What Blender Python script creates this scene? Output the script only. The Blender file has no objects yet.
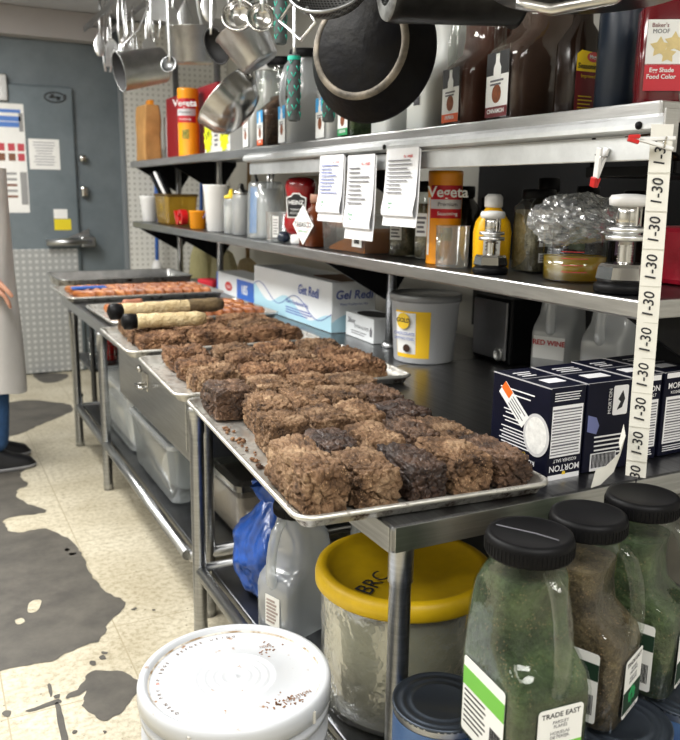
import bpy, bmesh, math, random
from mathutils import Vector, Matrix, noise
random.seed(7)
SC = bpy.context.scene
COL = SC.collection
PI = math.pi
R = math.radians

# ------------------------------------------------------------------ materials
MATS = {}
def _new(name):
    m = bpy.data.materials.new(name); m.use_nodes = True
    nt = m.node_tree; nt.nodes.clear()
    out = nt.nodes.new('ShaderNodeOutputMaterial')
    return m, nt, out
def _n(nt, t, **kw):
    n = nt.nodes.new(t)
    for k, v in kw.items():
        if k in n.inputs: n.inputs[k].default_value = v
        else: setattr(n, k, v)
    return n
def c4(c): return (c[0], c[1], c[2], 1.0)
def srgb(r, g, b):
    f = lambda v: ((v/255)/12.92) if v/255 <= .04045 else (((v/255)+.055)/1.055)**2.4
    return (f(r), f(g), f(b))
def mat(name, col, rough=.5, metal=0., var=0., vs=8., bump=0., bs=40., col2=None, lo=.35, hi=.65, spec=.5, sss=0., coat=0., stretch=None, rand=0.):
    """principled surface with optional two-colour noise, bump and stretched (brushed) grain"""
    if name in MATS: return MATS[name]
    m, nt, out = _new(name); L = nt.links.new
    p = _n(nt, 'ShaderNodeBsdfPrincipled'); p.inputs['Roughness'].default_value = rough
    p.inputs['Metallic'].default_value = metal; p.inputs['Base Color'].default_value = c4(col)
    p.inputs['Specular IOR Level'].default_value = spec
    if coat: p.inputs['Coat Weight'].default_value = coat; p.inputs['Coat Roughness'].default_value = .1
    if sss:
        p.inputs['Subsurface Weight'].default_value = sss; p.inputs['Subsurface Radius'].default_value = (.01, .008, .006)
    L(p.outputs[0], out.inputs[0])
    tc = _n(nt, 'ShaderNodeTexCoord'); mp = _n(nt, 'ShaderNodeMapping'); L(tc.outputs['Object'], mp.inputs[0])
    if stretch: mp.inputs['Scale'].default_value = stretch
    if rand:
        oi = _n(nt, 'ShaderNodeObjectInfo'); mul = _n(nt, 'ShaderNodeVectorMath', operation='SCALE'); mul.inputs[0].default_value = (9, 7, 5)
        L(oi.outputs['Random'], mul.inputs['Scale']); L(mul.outputs[0], mp.inputs['Location'])
    if var or col2:
        nz = _n(nt, 'ShaderNodeTexNoise'); nz.inputs['Scale'].default_value = vs; nz.inputs['Detail'].default_value = 6; nz.inputs['Roughness'].default_value = .65
        L(mp.outputs[0], nz.inputs['Vector'])
        rp = _n(nt, 'ShaderNodeValToRGB'); L(nz.outputs[0], rp.inputs[0])
        rp.color_ramp.elements[0].position = lo; rp.color_ramp.elements[1].position = hi
        a = col2 if col2 else tuple(x*(1-var) for x in col)
        rp.color_ramp.elements[0].color = c4(a); rp.color_ramp.elements[1].color = c4(col)
        src = rp.outputs[0]
        if rand:
            hv = _n(nt, 'ShaderNodeHueSaturation'); mr = _n(nt, 'ShaderNodeMapRange'); mr.inputs[3].default_value = 1-rand; mr.inputs[4].default_value = 1+rand*.6
            L(oi.outputs['Random'], mr.inputs[0]); L(mr.outputs[0], hv.inputs['Value']); L(src, hv.inputs['Color']); src = hv.outputs[0]
        L(src, p.inputs['Base Color'])
    if bump:
        nb = _n(nt, 'ShaderNodeTexNoise'); nb.inputs['Scale'].default_value = bs; nb.inputs['Detail'].default_value = 4
        L(mp.outputs[0], nb.inputs['Vector'])
        b = _n(nt, 'ShaderNodeBump'); b.inputs['Strength'].default_value = bump; b.inputs['Distance'].default_value = .01
        L(nb.outputs[0], b.inputs['Height']); L(b.outputs[0], p.inputs['Normal'])
    MATS[name] = m
    return m
def clear(name, tint=(.92, .95, .93), gloss=.12, rough=.05, haze=0., hazecol=(.8, .82, .8), edge=.5, bump=0., bs=30):
    """thin clear or cloudy plastic: see-through with fresnel gloss and optional milky haze"""
    if name in MATS: return MATS[name]
    m, nt, out = _new(name); L = nt.links.new
    tr = _n(nt, 'ShaderNodeBsdfTransparent'); tr.inputs[0].default_value = c4(tint)
    df = _n(nt, 'ShaderNodeBsdfDiffuse'); df.inputs[0].default_value = c4(hazecol)
    tl = _n(nt, 'ShaderNodeBsdfTranslucent'); tl.inputs[0].default_value = c4(hazecol)
    gl = _n(nt, 'ShaderNodeBsdfGlossy'); gl.inputs['Roughness'].default_value = rough; gl.inputs[0].default_value = (1, 1, 1, 1)
    dm = _n(nt, 'ShaderNodeMixShader'); dm.inputs[0].default_value = .4; L(df.outputs[0], dm.inputs[1]); L(tl.outputs[0], dm.inputs[2])
    a = _n(nt, 'ShaderNodeMixShader'); a.inputs[0].default_value = haze; L(tr.outputs[0], a.inputs[1]); L(dm.outputs[0], a.inputs[2])
    lw = _n(nt, 'ShaderNodeLayerWeight'); lw.inputs['Blend'].default_value = .35
    mr = _n(nt, 'ShaderNodeMapRange'); mr.inputs[3].default_value = gloss*.35; mr.inputs[4].default_value = edge
    L(lw.outputs['Facing'], mr.inputs[0])
    b = _n(nt, 'ShaderNodeMixShader'); L(mr.outputs[0], b.inputs[0]); L(a.outputs[0], b.inputs[1]); L(gl.outputs[0], b.inputs[2])
    L(b.outputs[0], out.inputs[0])
    if bump:
        tc = _n(nt, 'ShaderNodeTexCoord'); nb = _n(nt, 'ShaderNodeTexNoise'); nb.inputs['Scale'].default_value = bs; nb.inputs['Detail'].default_value = 3
        L(tc.outputs['Object'], nb.inputs['Vector']); bp = _n(nt, 'ShaderNodeBump'); bp.inputs['Strength'].default_value = bump; bp.inputs['Distance'].default_value = .01
        L(nb.outputs[0], bp.inputs['Height'])
        for s in (gl, df): L(bp.outputs[0], s.inputs['Normal'])
        L(bp.outputs[0], lw.inputs['Normal'])
    MATS[name] = m
    return m
def meat(name, dark, mid, light, rough=.75, bump=1., fleck=.5, wet=0.):
    if name in MATS: return MATS[name]
    m, nt, out = _new(name); L = nt.links.new
    p = _n(nt, 'ShaderNodeBsdfPrincipled'); p.inputs['Roughness'].default_value = rough; L(p.outputs[0], out.inputs[0])
    if wet: p.inputs['Coat Weight'].default_value = wet; p.inputs['Coat Roughness'].default_value = .25
    tc = _n(nt, 'ShaderNodeTexCoord'); oi = _n(nt, 'ShaderNodeObjectInfo'); mp = _n(nt, 'ShaderNodeMapping')
    sc = _n(nt, 'ShaderNodeVectorMath', operation='SCALE'); sc.inputs[0].default_value = (3.1, 5.3, 2.7); L(oi.outputs['Random'], sc.inputs['Scale'])
    L(tc.outputs['Object'], mp.inputs[0]); L(sc.outputs[0], mp.inputs['Location'])
    n1 = _n(nt, 'ShaderNodeTexNoise'); n1.inputs['Scale'].default_value = 20; n1.inputs['Detail'].default_value = 5; L(mp.outputs[0], n1.inputs['Vector'])
    n2 = _n(nt, 'ShaderNodeTexNoise'); n2.inputs['Scale'].default_value = 150; n2.inputs['Detail'].default_value = 4; n2.inputs['Roughness'].default_value = .7; n2.inputs['Distortion'].default_value = 1.2; L(mp.outputs[0], n2.inputs['Vector'])
    mx = _n(nt, 'ShaderNodeMath', operation='MULTIPLY_ADD'); L(n1.outputs[0], mx.inputs[0]); mx.inputs[1].default_value = .6
    m2 = _n(nt, 'ShaderNodeMath', operation='MULTIPLY'); L(n2.outputs[0], m2.inputs[0]); m2.inputs[1].default_value = .4; L(m2.outputs[0], mx.inputs[2])
    rp = _n(nt, 'ShaderNodeValToRGB'); L(mx.outputs[0], rp.inputs[0]); e = rp.color_ramp.elements
    e[0].position = .36; e[0].color = c4(dark); e[1].position = .66; e[1].color = c4(light)
    k = rp.color_ramp.elements.new(.5); k.color = c4(mid)
    # pale and rusty flecks
    v = _n(nt, 'ShaderNodeTexVoronoi'); v.inputs['Scale'].default_value = 210; L(mp.outputs[0], v.inputs['Vector'])
    lt = _n(nt, 'ShaderNodeMath', operation='LESS_THAN'); L(v.outputs['Distance'], lt.inputs[0]); lt.inputs[1].default_value = .26
    n3 = _n(nt, 'ShaderNodeTexNoise'); n3.inputs['Scale'].default_value = 45; L(mp.outputs[0], n3.inputs['Vector'])
    gt = _n(nt, 'ShaderNodeMath', operation='GREATER_THAN'); L(n3.outputs[0], gt.inputs[0]); gt.inputs[1].default_value = .54
    fm = _n(nt, 'ShaderNodeMath', operation='MULTIPLY'); L(lt.outputs[0], fm.inputs[0]); L(gt.outputs[0], fm.inputs[1])
    fs = _n(nt, 'ShaderNodeMath', operation='MULTIPLY'); L(fm.outputs[0], fs.inputs[0]); fs.inputs[1].default_value = fleck
    mc = _n(nt, 'ShaderNodeMix', data_type='RGBA'); L(fs.outputs[0], mc.inputs[0]); L(rp.outputs[0], mc.inputs[6]); mc.inputs[7].default_value = c4(srgb(196, 160, 122))
    hv = _n(nt, 'ShaderNodeHueSaturation'); mr = _n(nt, 'ShaderNodeMapRange'); mr.inputs[3].default_value = .82; mr.inputs[4].default_value = 1.18
    L(oi.outputs['Random'], mr.inputs[0]); L(mr.outputs[0], hv.inputs['Value']); L(mc.outputs[2], hv.inputs['Color']); L(hv.outputs[0], p.inputs['Base Color'])
    b = _n(nt, 'ShaderNodeBump'); b.inputs['Strength'].default_value = bump; b.inputs['Distance'].default_value = .006
    vb = _n(nt, 'ShaderNodeTexVoronoi'); vb.inputs['Scale'].default_value = 95; L(mp.outputs[0], vb.inputs['Vector'])
    ad = _n(nt, 'ShaderNodeMath', operation='ADD'); L(n2.outputs[0], ad.inputs[0]); L(vb.outputs['Distance'], ad.inputs[1])
    L(ad.outputs[0], b.inputs['Height']); L(b.outputs[0], p.inputs['Normal'])
    MATS[name] = m
    return m

STEEL = mat('brushed_steel', (.50, .51, .52), .30, 1., var=.25, vs=6, bump=.05, bs=30, stretch=(1, 1, 30))
TOPSTEEL = mat('worktop_steel', (.33, .335, .345), .30, 1., var=.35, vs=4, bump=.03, bs=60, stretch=(30, 1, 1))
SHELFSTEEL = mat('shelf_edge_steel', (.62, .62, .62), .34, 1., var=.25, vs=5, bump=.04, bs=20, stretch=(1, 1, 12))
DARKSTEEL = mat('dark_shelf_steel', (.16, .165, .175), .35, 1., var=.3, vs=7)
POLISH = mat('polished_steel', (.66, .65, .63), .16, 1., var=.12, vs=10)
BRIGHT = mat('bright_handle_steel', (.86, .87, .88), .28, 1., var=.08, vs=12)
DULLALU = mat('dull_aluminium', (.52, .52, .51), .42, 1., var=.25, vs=14, bump=.1, bs=40)
RAIL = mat('rail_aluminium', (.80, .82, .83), .38, .75, var=.18, vs=9)
BLACK = mat('black_plastic', (.005, .005, .006), .45, 0, var=.3, vs=20, spec=.16)
BLACKM = mat('matte_black', (.008, .008, .009), .7)
IRON = mat('black_iron', (.006, .006, .008), .42, 0., col2=(.011, .010, .009), vs=16, bump=.25, bs=30, spec=.12)
IRONRING = mat('worn_iron_ring', (.23, .20, .16), .5, .4, col2=(.05, .045, .04), vs=22, lo=.3, hi=.6)
WHITE = mat('white_plastic', (.80, .80, .80), .38, 0, var=.05, vs=6)
BUCKET = mat('bucket_white', (.56, .575, .60), .35, 0, var=.06, vs=5, bump=.04, bs=12)
PAPER = mat('paper_white', (.84, .84, .82), .8, 0, var=.06, vs=12)
RECEIPT = mat('receipt_paper', (.80, .81, .84), .7, 0, var=.06, vs=12)
INK = mat('dark_ink', (.02, .02, .025), .7)
GREYINK = mat('grey_ink', (.16, .16, .18), .8)
BLUEINK = mat('blue_ink', (.12, .16, .42), .8)
REDINK = mat('red_ink', (.55, .03, .03), .7)
GREENINK = mat('green_print', (.02, .30, .10), .6)
NAVY = mat('navy_carton', (.006, .007, .021), .45, 0, var=.3, vs=20, spec=.18)
YELLOW = mat('yellow_lid', (.78, .52, .01), .42, 0, col2=(.62, .40, .008), vs=8, bump=.03, bs=15)
GOLD = mat('gold_print', (.80, .55, .04), .5)
ORANGE = mat('orange_plastic', (.85, .33, .01), .4)
RED = mat('red_plastic', (.55, .015, .015), .3, coat=.3)
KETCHUP = mat('ketchup_red', (.30, .004, .008), .2, coat=.6)
MAROON = mat('maroon_card', (.28, .01, .02), .5)
NEON = mat('neon_yellow_card', (.85, .92, .02), .6)
CARD = mat('brown_card', (.20, .11, .06), .8, var=.2, vs=10)
KRAFT = mat('kraft_paper', (.50, .27, .09), .8, var=.25, vs=12, bump=.15, bs=30)
TAPE = mat('tape_cream', (.78, .77, .71), .6, var=.05, vs=20)
BLUEBAG = mat('blue_bag_film', (.012, .10, .48), .28, 0, var=.5, vs=25, coat=.5)
TEAL = mat('teal_fleck', (.02, .45, .33), .5)
GRIP = mat('grey_grip', (.10, .115, .12), .7, var=.25, vs=60)
FOAM = mat('white_foam', (.86, .86, .85), .7)
BLUE = mat('blue_plastic', (.05, .16, .55), .4)
SKYBLUE = mat('pale_blue_print', (.40, .62, .72), .6)
STRAW = mat('broom_straw', (.62, .58, .32), .85, col2=(.40, .36, .17), vs=30, bump=.6, bs=60, stretch=(4, 4, .4))
CREAMCLOTH = mat('cream_terry', (.70, .58, .36), .95, col2=(.50, .38, .20), vs=30, bump=.9, bs=120)
CHAR = mat('charred_cloth', (.07, .05, .035), .95, col2=(.25, .18, .09), vs=12, bump=.8, bs=90)
JEANS = mat('blue_jeans', (.03, .09, .22), .85, var=.3, vs=25, bump=.2, bs=120)
APRON = mat('pale_apron', (.62, .60, .58), .9, var=.08, vs=8, bump=.1, bs=20)
SKIN = mat('skin', (.55, .29, .20), .55, var=.1, vs=30, sss=.15)
HAIR = mat('dark_hair', (.03, .02, .015), .6, var=.4, vs=60)
SHOE = mat('black_shoe', (.01, .01, .012), .5)
SHIRT = mat('grey_shirt', (.30, .30, .32), .9, var=.1, vs=9)
FLOUR = mat('beige_flour', (.56, .47, .40), .8, var=.12, vs=30, bump=.1, bs=80)
MILKY = mat('milky_white_plastic', (.68, .70, .68), .4, 0, var=.05, vs=5, sss=.1)
CLEAR = clear('clear_plastic')
CLEARJ = clear('clear_jug_plastic', tint=(.95, .97, .95), gloss=.06, rough=.04, edge=.26, bump=.12, bs=26)
CLOUDY = clear('cloudy_plastic', tint=(.9, .92, .93), haze=.42, hazecol=(.74, .77, .79), gloss=.12, rough=.2)
CLOUDY3 = clear('milky_jug_plastic', tint=(.9, .92, .93), haze=.68, hazecol=(.80, .82, .83), gloss=.12, rough=.2)
CLOUDY2 = clear('cloudy_lid_plastic', tint=(.9, .92, .92), haze=.28, hazecol=(.7, .73, .72), gloss=.25, rough=.15)
SMOKY = clear('smoky_lid_plastic', tint=(.42, .42, .42), haze=.25, hazecol=(.2, .2, .2), gloss=.3, rough=.12)
FILM = clear('cling_film', tint=(.95, .96, .96), haze=.22, hazecol=(.72, .75, .78), gloss=.32, rough=.22, edge=.8, bump=.25, bs=50)
BAGFILM = clear('thin_bag_film', tint=(.97, .97, .95), haze=.14, hazecol=(.8, .8, .76), gloss=.3, rough=.1, edge=.6, bump=.9, bs=22)
OIL = clear('yellow_oil', tint=(.62, .45, .03), haze=.72, hazecol=(.62, .42, .02), gloss=.3, rough=.08)
AMBER = clear('amber_plastic', tint=(.8, .58, .1), haze=.55, hazecol=(.68, .44, .05), gloss=.2, rough=.2)
MEATA = meat('meat_crumb', (.040, .020, .011), (.225, .126, .064), (.51, .350, .215), fleck=.75)
MEATB = meat('meat_rusty', (.036, .016, .009), (.22, .112, .055), (.48, .30, .165), fleck=.55)
MEATD = meat('meat_glazed_dark', (.012, .006, .004), (.045, .020, .012), (.16, .085, .05), rough=.5, fleck=.2, wet=.35)
SAUS = meat('sausage_glaze', (.13, .03, .008), (.36, .11, .025), (.60, .26, .08), rough=.4, bump=.3, fleck=.15, wet=.5)
def herb(name, a, b, c): return meat(name, a, b, c, rough=.9, bump=.7, fleck=.25)
HERBG = herb('parsley_flakes', (.014, .026, .008), (.046, .074, .028), (.10, .145, .058))
HERBB = herb('brown_herb', (.02, .014, .006), (.07, .05, .026), (.18, .135, .07))
HERBO = herb('oregano', (.06, .05, .025), (.20, .17, .10), (.40, .35, .24))
PEPPER = herb('dark_pepper', (.015, .008, .005), (.07, .035, .02), (.2, .11, .06))
BROWNP = mat('brown_powder', (.055, .022, .011), .75, var=.3, vs=14)
REDBROWN = mat('red_brown_powder', (.085, .024, .011), .75, var=.3, vs=14)
WHITEP = mat('white_powder', (.66, .63, .57), .8, var=.06, vs=12)
ORANGEP = mat('orange_powder', (.60, .20, .02), .8, var=.15, vs=30)

# ------------------------------------------------------------------ mesh helpers
class MB:
    def __init__(s): s.v = []; s.f = []; s.m = []; s.s = []
    def add(s, vs, fs, mi=0, smooth=False, T=None):
        b = len(s.v)
        s.v += [tuple(T @ Vector(v)) for v in vs] if T is not None else [tuple(v) for v in vs]
        for f in fs: s.f.append(tuple(i+b for i in f)); s.m.append(mi); s.s.append(smooth)
        return s
    def box(s, c, d, bev=0., mi=0, T=None, seg=2):
        bm = bmesh.new(); bmesh.ops.create_cube(bm, size=1)
        for v in bm.verts: v.co = Vector((v.co.x*d[0]+c[0], v.co.y*d[1]+c[1], v.co.z*d[2]+c[2]))
        if bev > 0:
            bmesh.ops.bevel(bm, geom=bm.edges[:], offset=min(bev, min(d)*.45), segments=seg, affect='EDGES', profile=.5)
        bm.verts.index_update()
        s.add([v.co.copy() for v in bm.verts], [[v.index for v in f.verts] for f in bm.faces], mi, False, T); bm.free(); return s
    def loft(s, loops, mi=0, smooth=True, cap0=True, cap1=True, T=None, mis=None, closed=True):
        n = len(loops[0]); vs = [p for l in loops for p in l]; b = len(s.v); k0 = len(s.f)
        fs = []; ms = []
        for i in range(len(loops)-1):
            for j in range(n if closed else n-1):
                k = (j+1) % n
                fs.append((i*n+j, i*n+k, (i+1)*n+k, (i+1)*n+j)); ms.append(mis[i] if mis else mi)
        if cap0: fs.append(tuple(reversed(range(n)))); ms.append(mis[0] if mis else mi)
        if cap1: fs.append(tuple((len(loops)-1)*n+j for j in range(n))); ms.append(mis[-1] if mis else mi)
        s.add(vs, fs, mi, smooth, T)
        for i, q in enumerate(ms): s.m[k0+i] = q
        if cap0: s.s[k0+len(fs)-1-(1 if cap1 else 0)] = False
        if cap1: s.s[k0+len(fs)-1] = False
        return s
    def lathe(s, prof, seg=32, mi=0, c=(0, 0, 0), T=None, cap0=True, cap1=True, mis=None, smooth=True):
        loops = [[(c[0]+r*math.cos(2*PI*j/seg), c[1]+r*math.sin(2*PI*j/seg), c[2]+z) for j in range(seg)] for r, z in prof]
        return s.loft(loops, mi, smooth, cap0, cap1, T, mis)
    def tube(s, path, r, seg=10, mi=0, T=None, closed=False, flat=1.):
        P = [Vector(p) for p in path]; n = len(P); loops = []
        up = Vector((0, 0, 1)); prev = None
        for i in range(n):
            a = P[(i-1) % n] if (closed or i > 0) else P[i]; b = P[(i+1) % n] if (closed or i < n-1) else P[i]
            t = (b-a).normalized() if (b-a).length > 0 else Vector((0, 0, 1))
            if prev is None:
                x = t.cross(up) if abs(t.dot(up)) < .95 else t.cross(Vector((1, 0, 0)))
            else: x = prev - t*prev.dot(t)
            x.normalize(); y = t.cross(x); prev = x
            rr = r[i] if isinstance(r, (list, tuple)) else r
            loops.append([tuple(P[i]+x*rr*math.cos(2*PI*j/seg)+y*rr*flat*math.sin(2*PI*j/seg)) for j in range(seg)])
        if closed: loops.append(loops[0]); return s.loft(loops, mi, True, False, False, T)
        return s.loft(loops, mi, True, True, True, T)
    def prism(s, poly, z0, z1, mi=0, T=None):
        n = len(poly); vs = [(x, y, z0) for x, y in poly]+[(x, y, z1) for x, y in poly]
        fs = [tuple(reversed(range(n))), tuple(range(n, 2*n))]+[(i, (i+1) % n, n+(i+1) % n, n+i) for i in range(n)]
        return s.add(vs, fs, mi, False, T)
    def build(s, name, mats, parent=None):
        me = bpy.data.meshes.new(name); me.from_pydata(s.v, [], s.f); me.update()
        for m in (mats if isinstance(mats, (list, tuple)) else [mats]): me.materials.append(m)
        me.polygons.foreach_set('material_index', s.m); me.polygons.foreach_set('use_smooth', s.s); me.update()
        bm = bmesh.new(); bm.from_mesh(me); bmesh.ops.recalc_face_normals(bm, faces=bm.faces[:]); bm.to_mesh(me); bm.free()
        o = bpy.data.objects.new(name, me); COL.objects.link(o)
        if parent is not None: o.parent = parent
        return o
def tag(o, label, cat, group=None):
    o['label'] = label; o['category'] = cat
    if group: o['group'] = group
    return o
def thing(name, label, cat, loc=(0, 0, 0), rz=0., group=None):
    o = bpy.data.objects.new(name, None); COL.objects.link(o); o.empty_display_size = .05
    o.location = loc; o.rotation_euler = (0, 0, rz)
    return tag(o, label, cat, group)
def struct(name, mb, m): o = mb.build(name, m); o['kind'] = 'structure'; return o
def at(o, loc, rot=(0, 0, 0)): o.location = loc; o.rotation_euler = rot; return o
def dup(root, loc=None, rz=None, label=None, group=None):
    def rec(o, par):
        c = o.copy(); COL.objects.link(c)
        if par is not None: c.parent = par
        for ch in list(o.children): rec(ch, c)
        return c
    r = rec(root, None)
    if loc is not None: r.location = loc
    if rz is not None: r.rotation_euler = (0, 0, rz)
    if label: r['label'] = label
    if group: r['group'] = group
    return r
def frame(o, n, up=(0, 0, 1)):
    """matrix whose local +Z faces n and local +Y is up: for flat labels and text"""
    z = Vector(n).normalized(); y = Vector(up); x = y.cross(z)
    if x.length < 1e-4: x = Vector((1, 0, 0))
    x.normalize(); y = z.cross(x)
    return Matrix(((x.x, y.x, z.x, o[0]), (x.y, y.y, z.y, o[1]), (x.z, y.z, z.z, o[2]), (0, 0, 0, 1)))
def text(s, size, T, m, parent, name='printed_text', align='CENTER', spin=0, shear=0., sx=1., bold=0.):
    cu = bpy.data.curves.new(name, 'FONT'); cu.body = s; cu.size = size; cu.align_x = align; cu.align_y = 'CENTER'
    cu.extrude = .0001; cu.shear = shear; cu.offset = bold*size; cu.materials.append(m); cu.resolution_u = 3
    o = bpy.data.objects.new(name, cu); COL.objects.link(o); o.parent = parent
    o.matrix_local = T @ Matrix.Rotation(spin, 4, 'Z') @ Matrix.Diagonal((sx, 1, 1, 1))
    return o
def plate(mb, T, w, h, t=.0006, mi=0, cx=0, cy=0):
    mb.box((cx, cy, t/2), (w, h, t), 0, mi, T); return mb
def lines(mb, T, w, h, n, mi, fill=.5, t=.0012, jit=.3, rng=None):
    """rows of fine print"""
    rng = rng or random
    for i in range(n):
        ww = w*(1-jit*rng.random()); y = h/2-(i+.5)*h/n
        plate(mb, T, ww, h/n*fill, t, mi, -(w-ww)/2, y)
    return mb
def rrect(w, d, r, k=5):
    pts = []
    for cx, cy, a in ((w/2-r, d/2-r, 0), (-w/2+r, d/2-r, 90), (-w/2+r, -d/2+r, 180), (w/2-r, -d/2+r, 270)):
        for i in range(k+1): t = R(a+90*i/k); pts.append((cx+r*math.cos(t), cy+r*math.sin(t)))
    return pts
def rloop(w, d, r, z, k=5, cx=0, cy=0): return [(x+cx, y+cy, z) for x, y in rrect(w, d, min(r, w/2-1e-4, d/2-1e-4), k)]
def superloop(a, b, n, z, cx=0, cy=0, seg=40):
    l = []
    for j in range(seg):
        t = 2*PI*j/seg; c, s_ = math.cos(t), math.sin(t)
        l.append((cx+a*math.copysign(abs(c)**(2/n), c), cy+b*math.copysign(abs(s_)**(2/n), s_), z))
    return l
IDM = Matrix.Identity(4)
TR = Matrix.Translation
def RX(a): return Matrix.Rotation(a, 4, 'X')
def RY(a): return Matrix.Rotation(a, 4, 'Y')
def RZ(a): return Matrix.Rotation(a, 4, 'Z')
def axis(o, z, x=(0, 0, 1)):
    """matrix with local +Z along z, local X as near x as possible"""
    z = Vector(z).normalized(); x = Vector(x); x = x if abs(z.dot(x)) < .999 else Vector((1, 0, 0)); x = (x - z*x.dot(z)).normalized(); y = z.cross(x)
    return Matrix(((x.x, y.x, z.x, o[0]), (x.y, y.y, z.y, o[1]), (x.z, y.z, z.z, o[2]), (0, 0, 0, 1)))

exec_parts = []
# ------------------------------------------------------------------ room shell
FX, FY, CZ = 1.98, 5.65, 2.27
def floor_mat():
    m, nt, out = _new('worn_vinyl_tile'); L = nt.links.new
    p = _n(nt, 'ShaderNodeBsdfPrincipled'); p.inputs['Roughness'].default_value = .42; L(p.outputs[0], out.inputs[0])
    tc = _n(nt, 'ShaderNodeTexCoord'); mp = _n(nt, 'ShaderNodeMapping'); mp.inputs['Location'].default_value = (-.40+.31*20, -1.835+.31*20, 0); L(tc.outputs['Object'], mp.inputs[0])
    br = _n(nt, 'ShaderNodeTexBrick'); br.offset = 0; br.squash = 1; br.inputs['Scale'].default_value = 1
    br.inputs['Brick Width'].default_value = .31; br.inputs['Row Height'].default_value = .31; br.inputs['Mortar Size'].default_value = .0022; br.inputs['Mortar Smooth'].default_value = .3
    L(mp.outputs[0], br.inputs['Vector'])
    n = _n(nt, 'ShaderNodeTexNoise'); n.inputs['Scale'].default_value = 55; n.inputs['Detail'].default_value = 6; n.inputs['Roughness'].default_value = .75; L(tc.outputs['Object'], n.inputs['Vector'])
    rp = _n(nt, 'ShaderNodeValToRGB'); L(n.outputs[0], rp.inputs[0]); e = rp.color_ramp.elements
    e[0].position = .33; e[0].color = c4(srgb(160, 151, 128)); e[1].position = .56; e[1].color = c4(srgb(203, 196, 177))
    n2 = _n(nt, 'ShaderNodeTexNoise'); n2.inputs['Scale'].default_value = 3.2; n2.inputs['Detail'].default_value = 5; L(tc.outputs['Object'], n2.inputs['Vector'])
    r2 = _n(nt, 'ShaderNodeValToRGB'); L(n2.outputs[0], r2.inputs[0]); r2.color_ramp.elements[0].position = .3; r2.color_ramp.elements[0].color = (.72, .69, .62, 1); r2.color_ramp.elements[1].position = .6; r2.color_ramp.elements[1].color = (1, 1, 1, 1)
    mu = _n(nt, 'ShaderNodeMix', data_type='RGBA', blend_type='MULTIPLY'); mu.inputs[0].default_value = .8; L(rp.outputs[0], mu.inputs[6]); L(r2.outputs[0], mu.inputs[7])
    # small dark specks
    v = _n(nt, 'ShaderNodeTexVoronoi'); v.inputs['Scale'].default_value = 24; L(tc.outputs['Object'], v.inputs['Vector'])
    lt = _n(nt, 'ShaderNodeMath', operation='LESS_THAN'); L(v.outputs['Distance'], lt.inputs[0]); lt.inputs[1].default_value = .07
    ms = _n(nt, 'ShaderNodeMix', data_type='RGBA'); L(lt.outputs[0], ms.inputs[0]); L(mu.outputs[2], ms.inputs[6]); ms.inputs[7].default_value = c4(srgb(120, 112, 95))
    br.inputs['Color1'].default_value = (0, 0, 0, 1); br.inputs['Color2'].default_value = (0, 0, 0, 1); br.inputs['Mortar'].default_value = (1, 1, 1, 1)
    mg = _n(nt, 'ShaderNodeMix', data_type='RGBA'); L(br.outputs['Color'], mg.inputs[0]); L(ms.outputs[2], mg.inputs[6]); mg.inputs[7].default_value = c4(srgb(160, 150, 126))
    L(mg.outputs[2], p.inputs['Base Color'])
    return m
PATCH = mat('bare_dark_floor', srgb(92, 88, 81), .55, 0, col2=srgb(70, 67, 62), vs=9, bump=.05, bs=50)
def rough_outline(pts, sub=5, amp=.006, seed=0):
    out = []; n = len(pts)
    for i in range(n):
        a = Vector((*pts[i], 0)); b = Vector((*pts[(i+1) % n], 0)); p0 = Vector((*pts[i-1], 0)); p3 = Vector((*pts[(i+2) % n], 0))
        for k in range(sub):
            t = k/sub
            q = .5*((2*a)+(b-p0)*t+(2*p0-5*a+4*b-p3)*t*t+(3*a-p0-3*b+p3)*t**3)
            nn = noise.noise_vector(Vector((q.x*38, q.y*38, seed)))
            out.append((q.x+nn.x*amp, q.y+nn.y*amp))
    return out
fl = MB(); fl.add([(-2.2, -1.6, 0), (FX, -1.6, 0), (FX, FY, 0), (-2.2, FY, 0)], [(0, 1, 2, 3)])
PA = [(0.325,3.668),(0.299,3.580),(0.314,3.425),(0.268,3.395),(0.267,3.273),(0.341,3.124),(0.312,3.094),(0.207,3.100),(0.188,3.046),(0.213,2.946),(0.316,2.937),(0.382,2.800),(0.401,2.675),(0.399,2.519),(0.412,2.378),(0.438,2.317),(0.452,2.270),(0.432,2.220),(0.399,2.185),(0.348,2.091),(0.324,2.080),(0.265,2.065),(0.186,2.040),(0.091,2.055),(-0.146,2.091),(-.42,2.3),(-.5,2.9),(-.38,3.5),(-0.104,3.718),(.15,3.72)]
PB = [(0.268,1.907),(0.287,1.932),(0.311,1.940),(0.348,1.927),(0.380,1.897),(0.396,1.860),(0.382,1.811),(0.356,1.770),(0.332,1.748),(0.297,1.735),(0.277,1.749),(0.258,1.792),(0.256,1.836),(0.268,1.866),(0.222,1.852)]
PD = [(0.329,4.882),(0.395,4.903),(0.494,4.911),(0.592,4.817),(0.684,4.702),(0.673,4.564),(0.594,4.463),(0.477,4.345),(0.366,4.217),(0.272,4.203),(0.094,4.228),(0.026,4.6),(.15,4.93)]
PE = [(0.611,5.602),(0.710,5.60),(0.792,5.541),(0.790,5.444),(0.725,5.345),(0.631,5.324),(0.590,5.529)]
P1 = [(0.131,1.849),(0.163,1.855),(0.200,1.863),(0.209,1.859),(0.209,1.845),(0.179,1.843),(0.139,1.841)]
P2 = [(0.195,1.839),(0.206,1.838),(0.204,1.736),(0.201,1.692),(0.189,1.697)]
P3 = [(0.189,1.932),(0.197,1.937),(0.195,1.892),(0.189,1.881)]
H1 = [(0.195,2.372),(0.211,2.397),(0.233,2.387),(0.229,2.355),(0.211,2.325),(0.190,2.328)]
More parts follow.
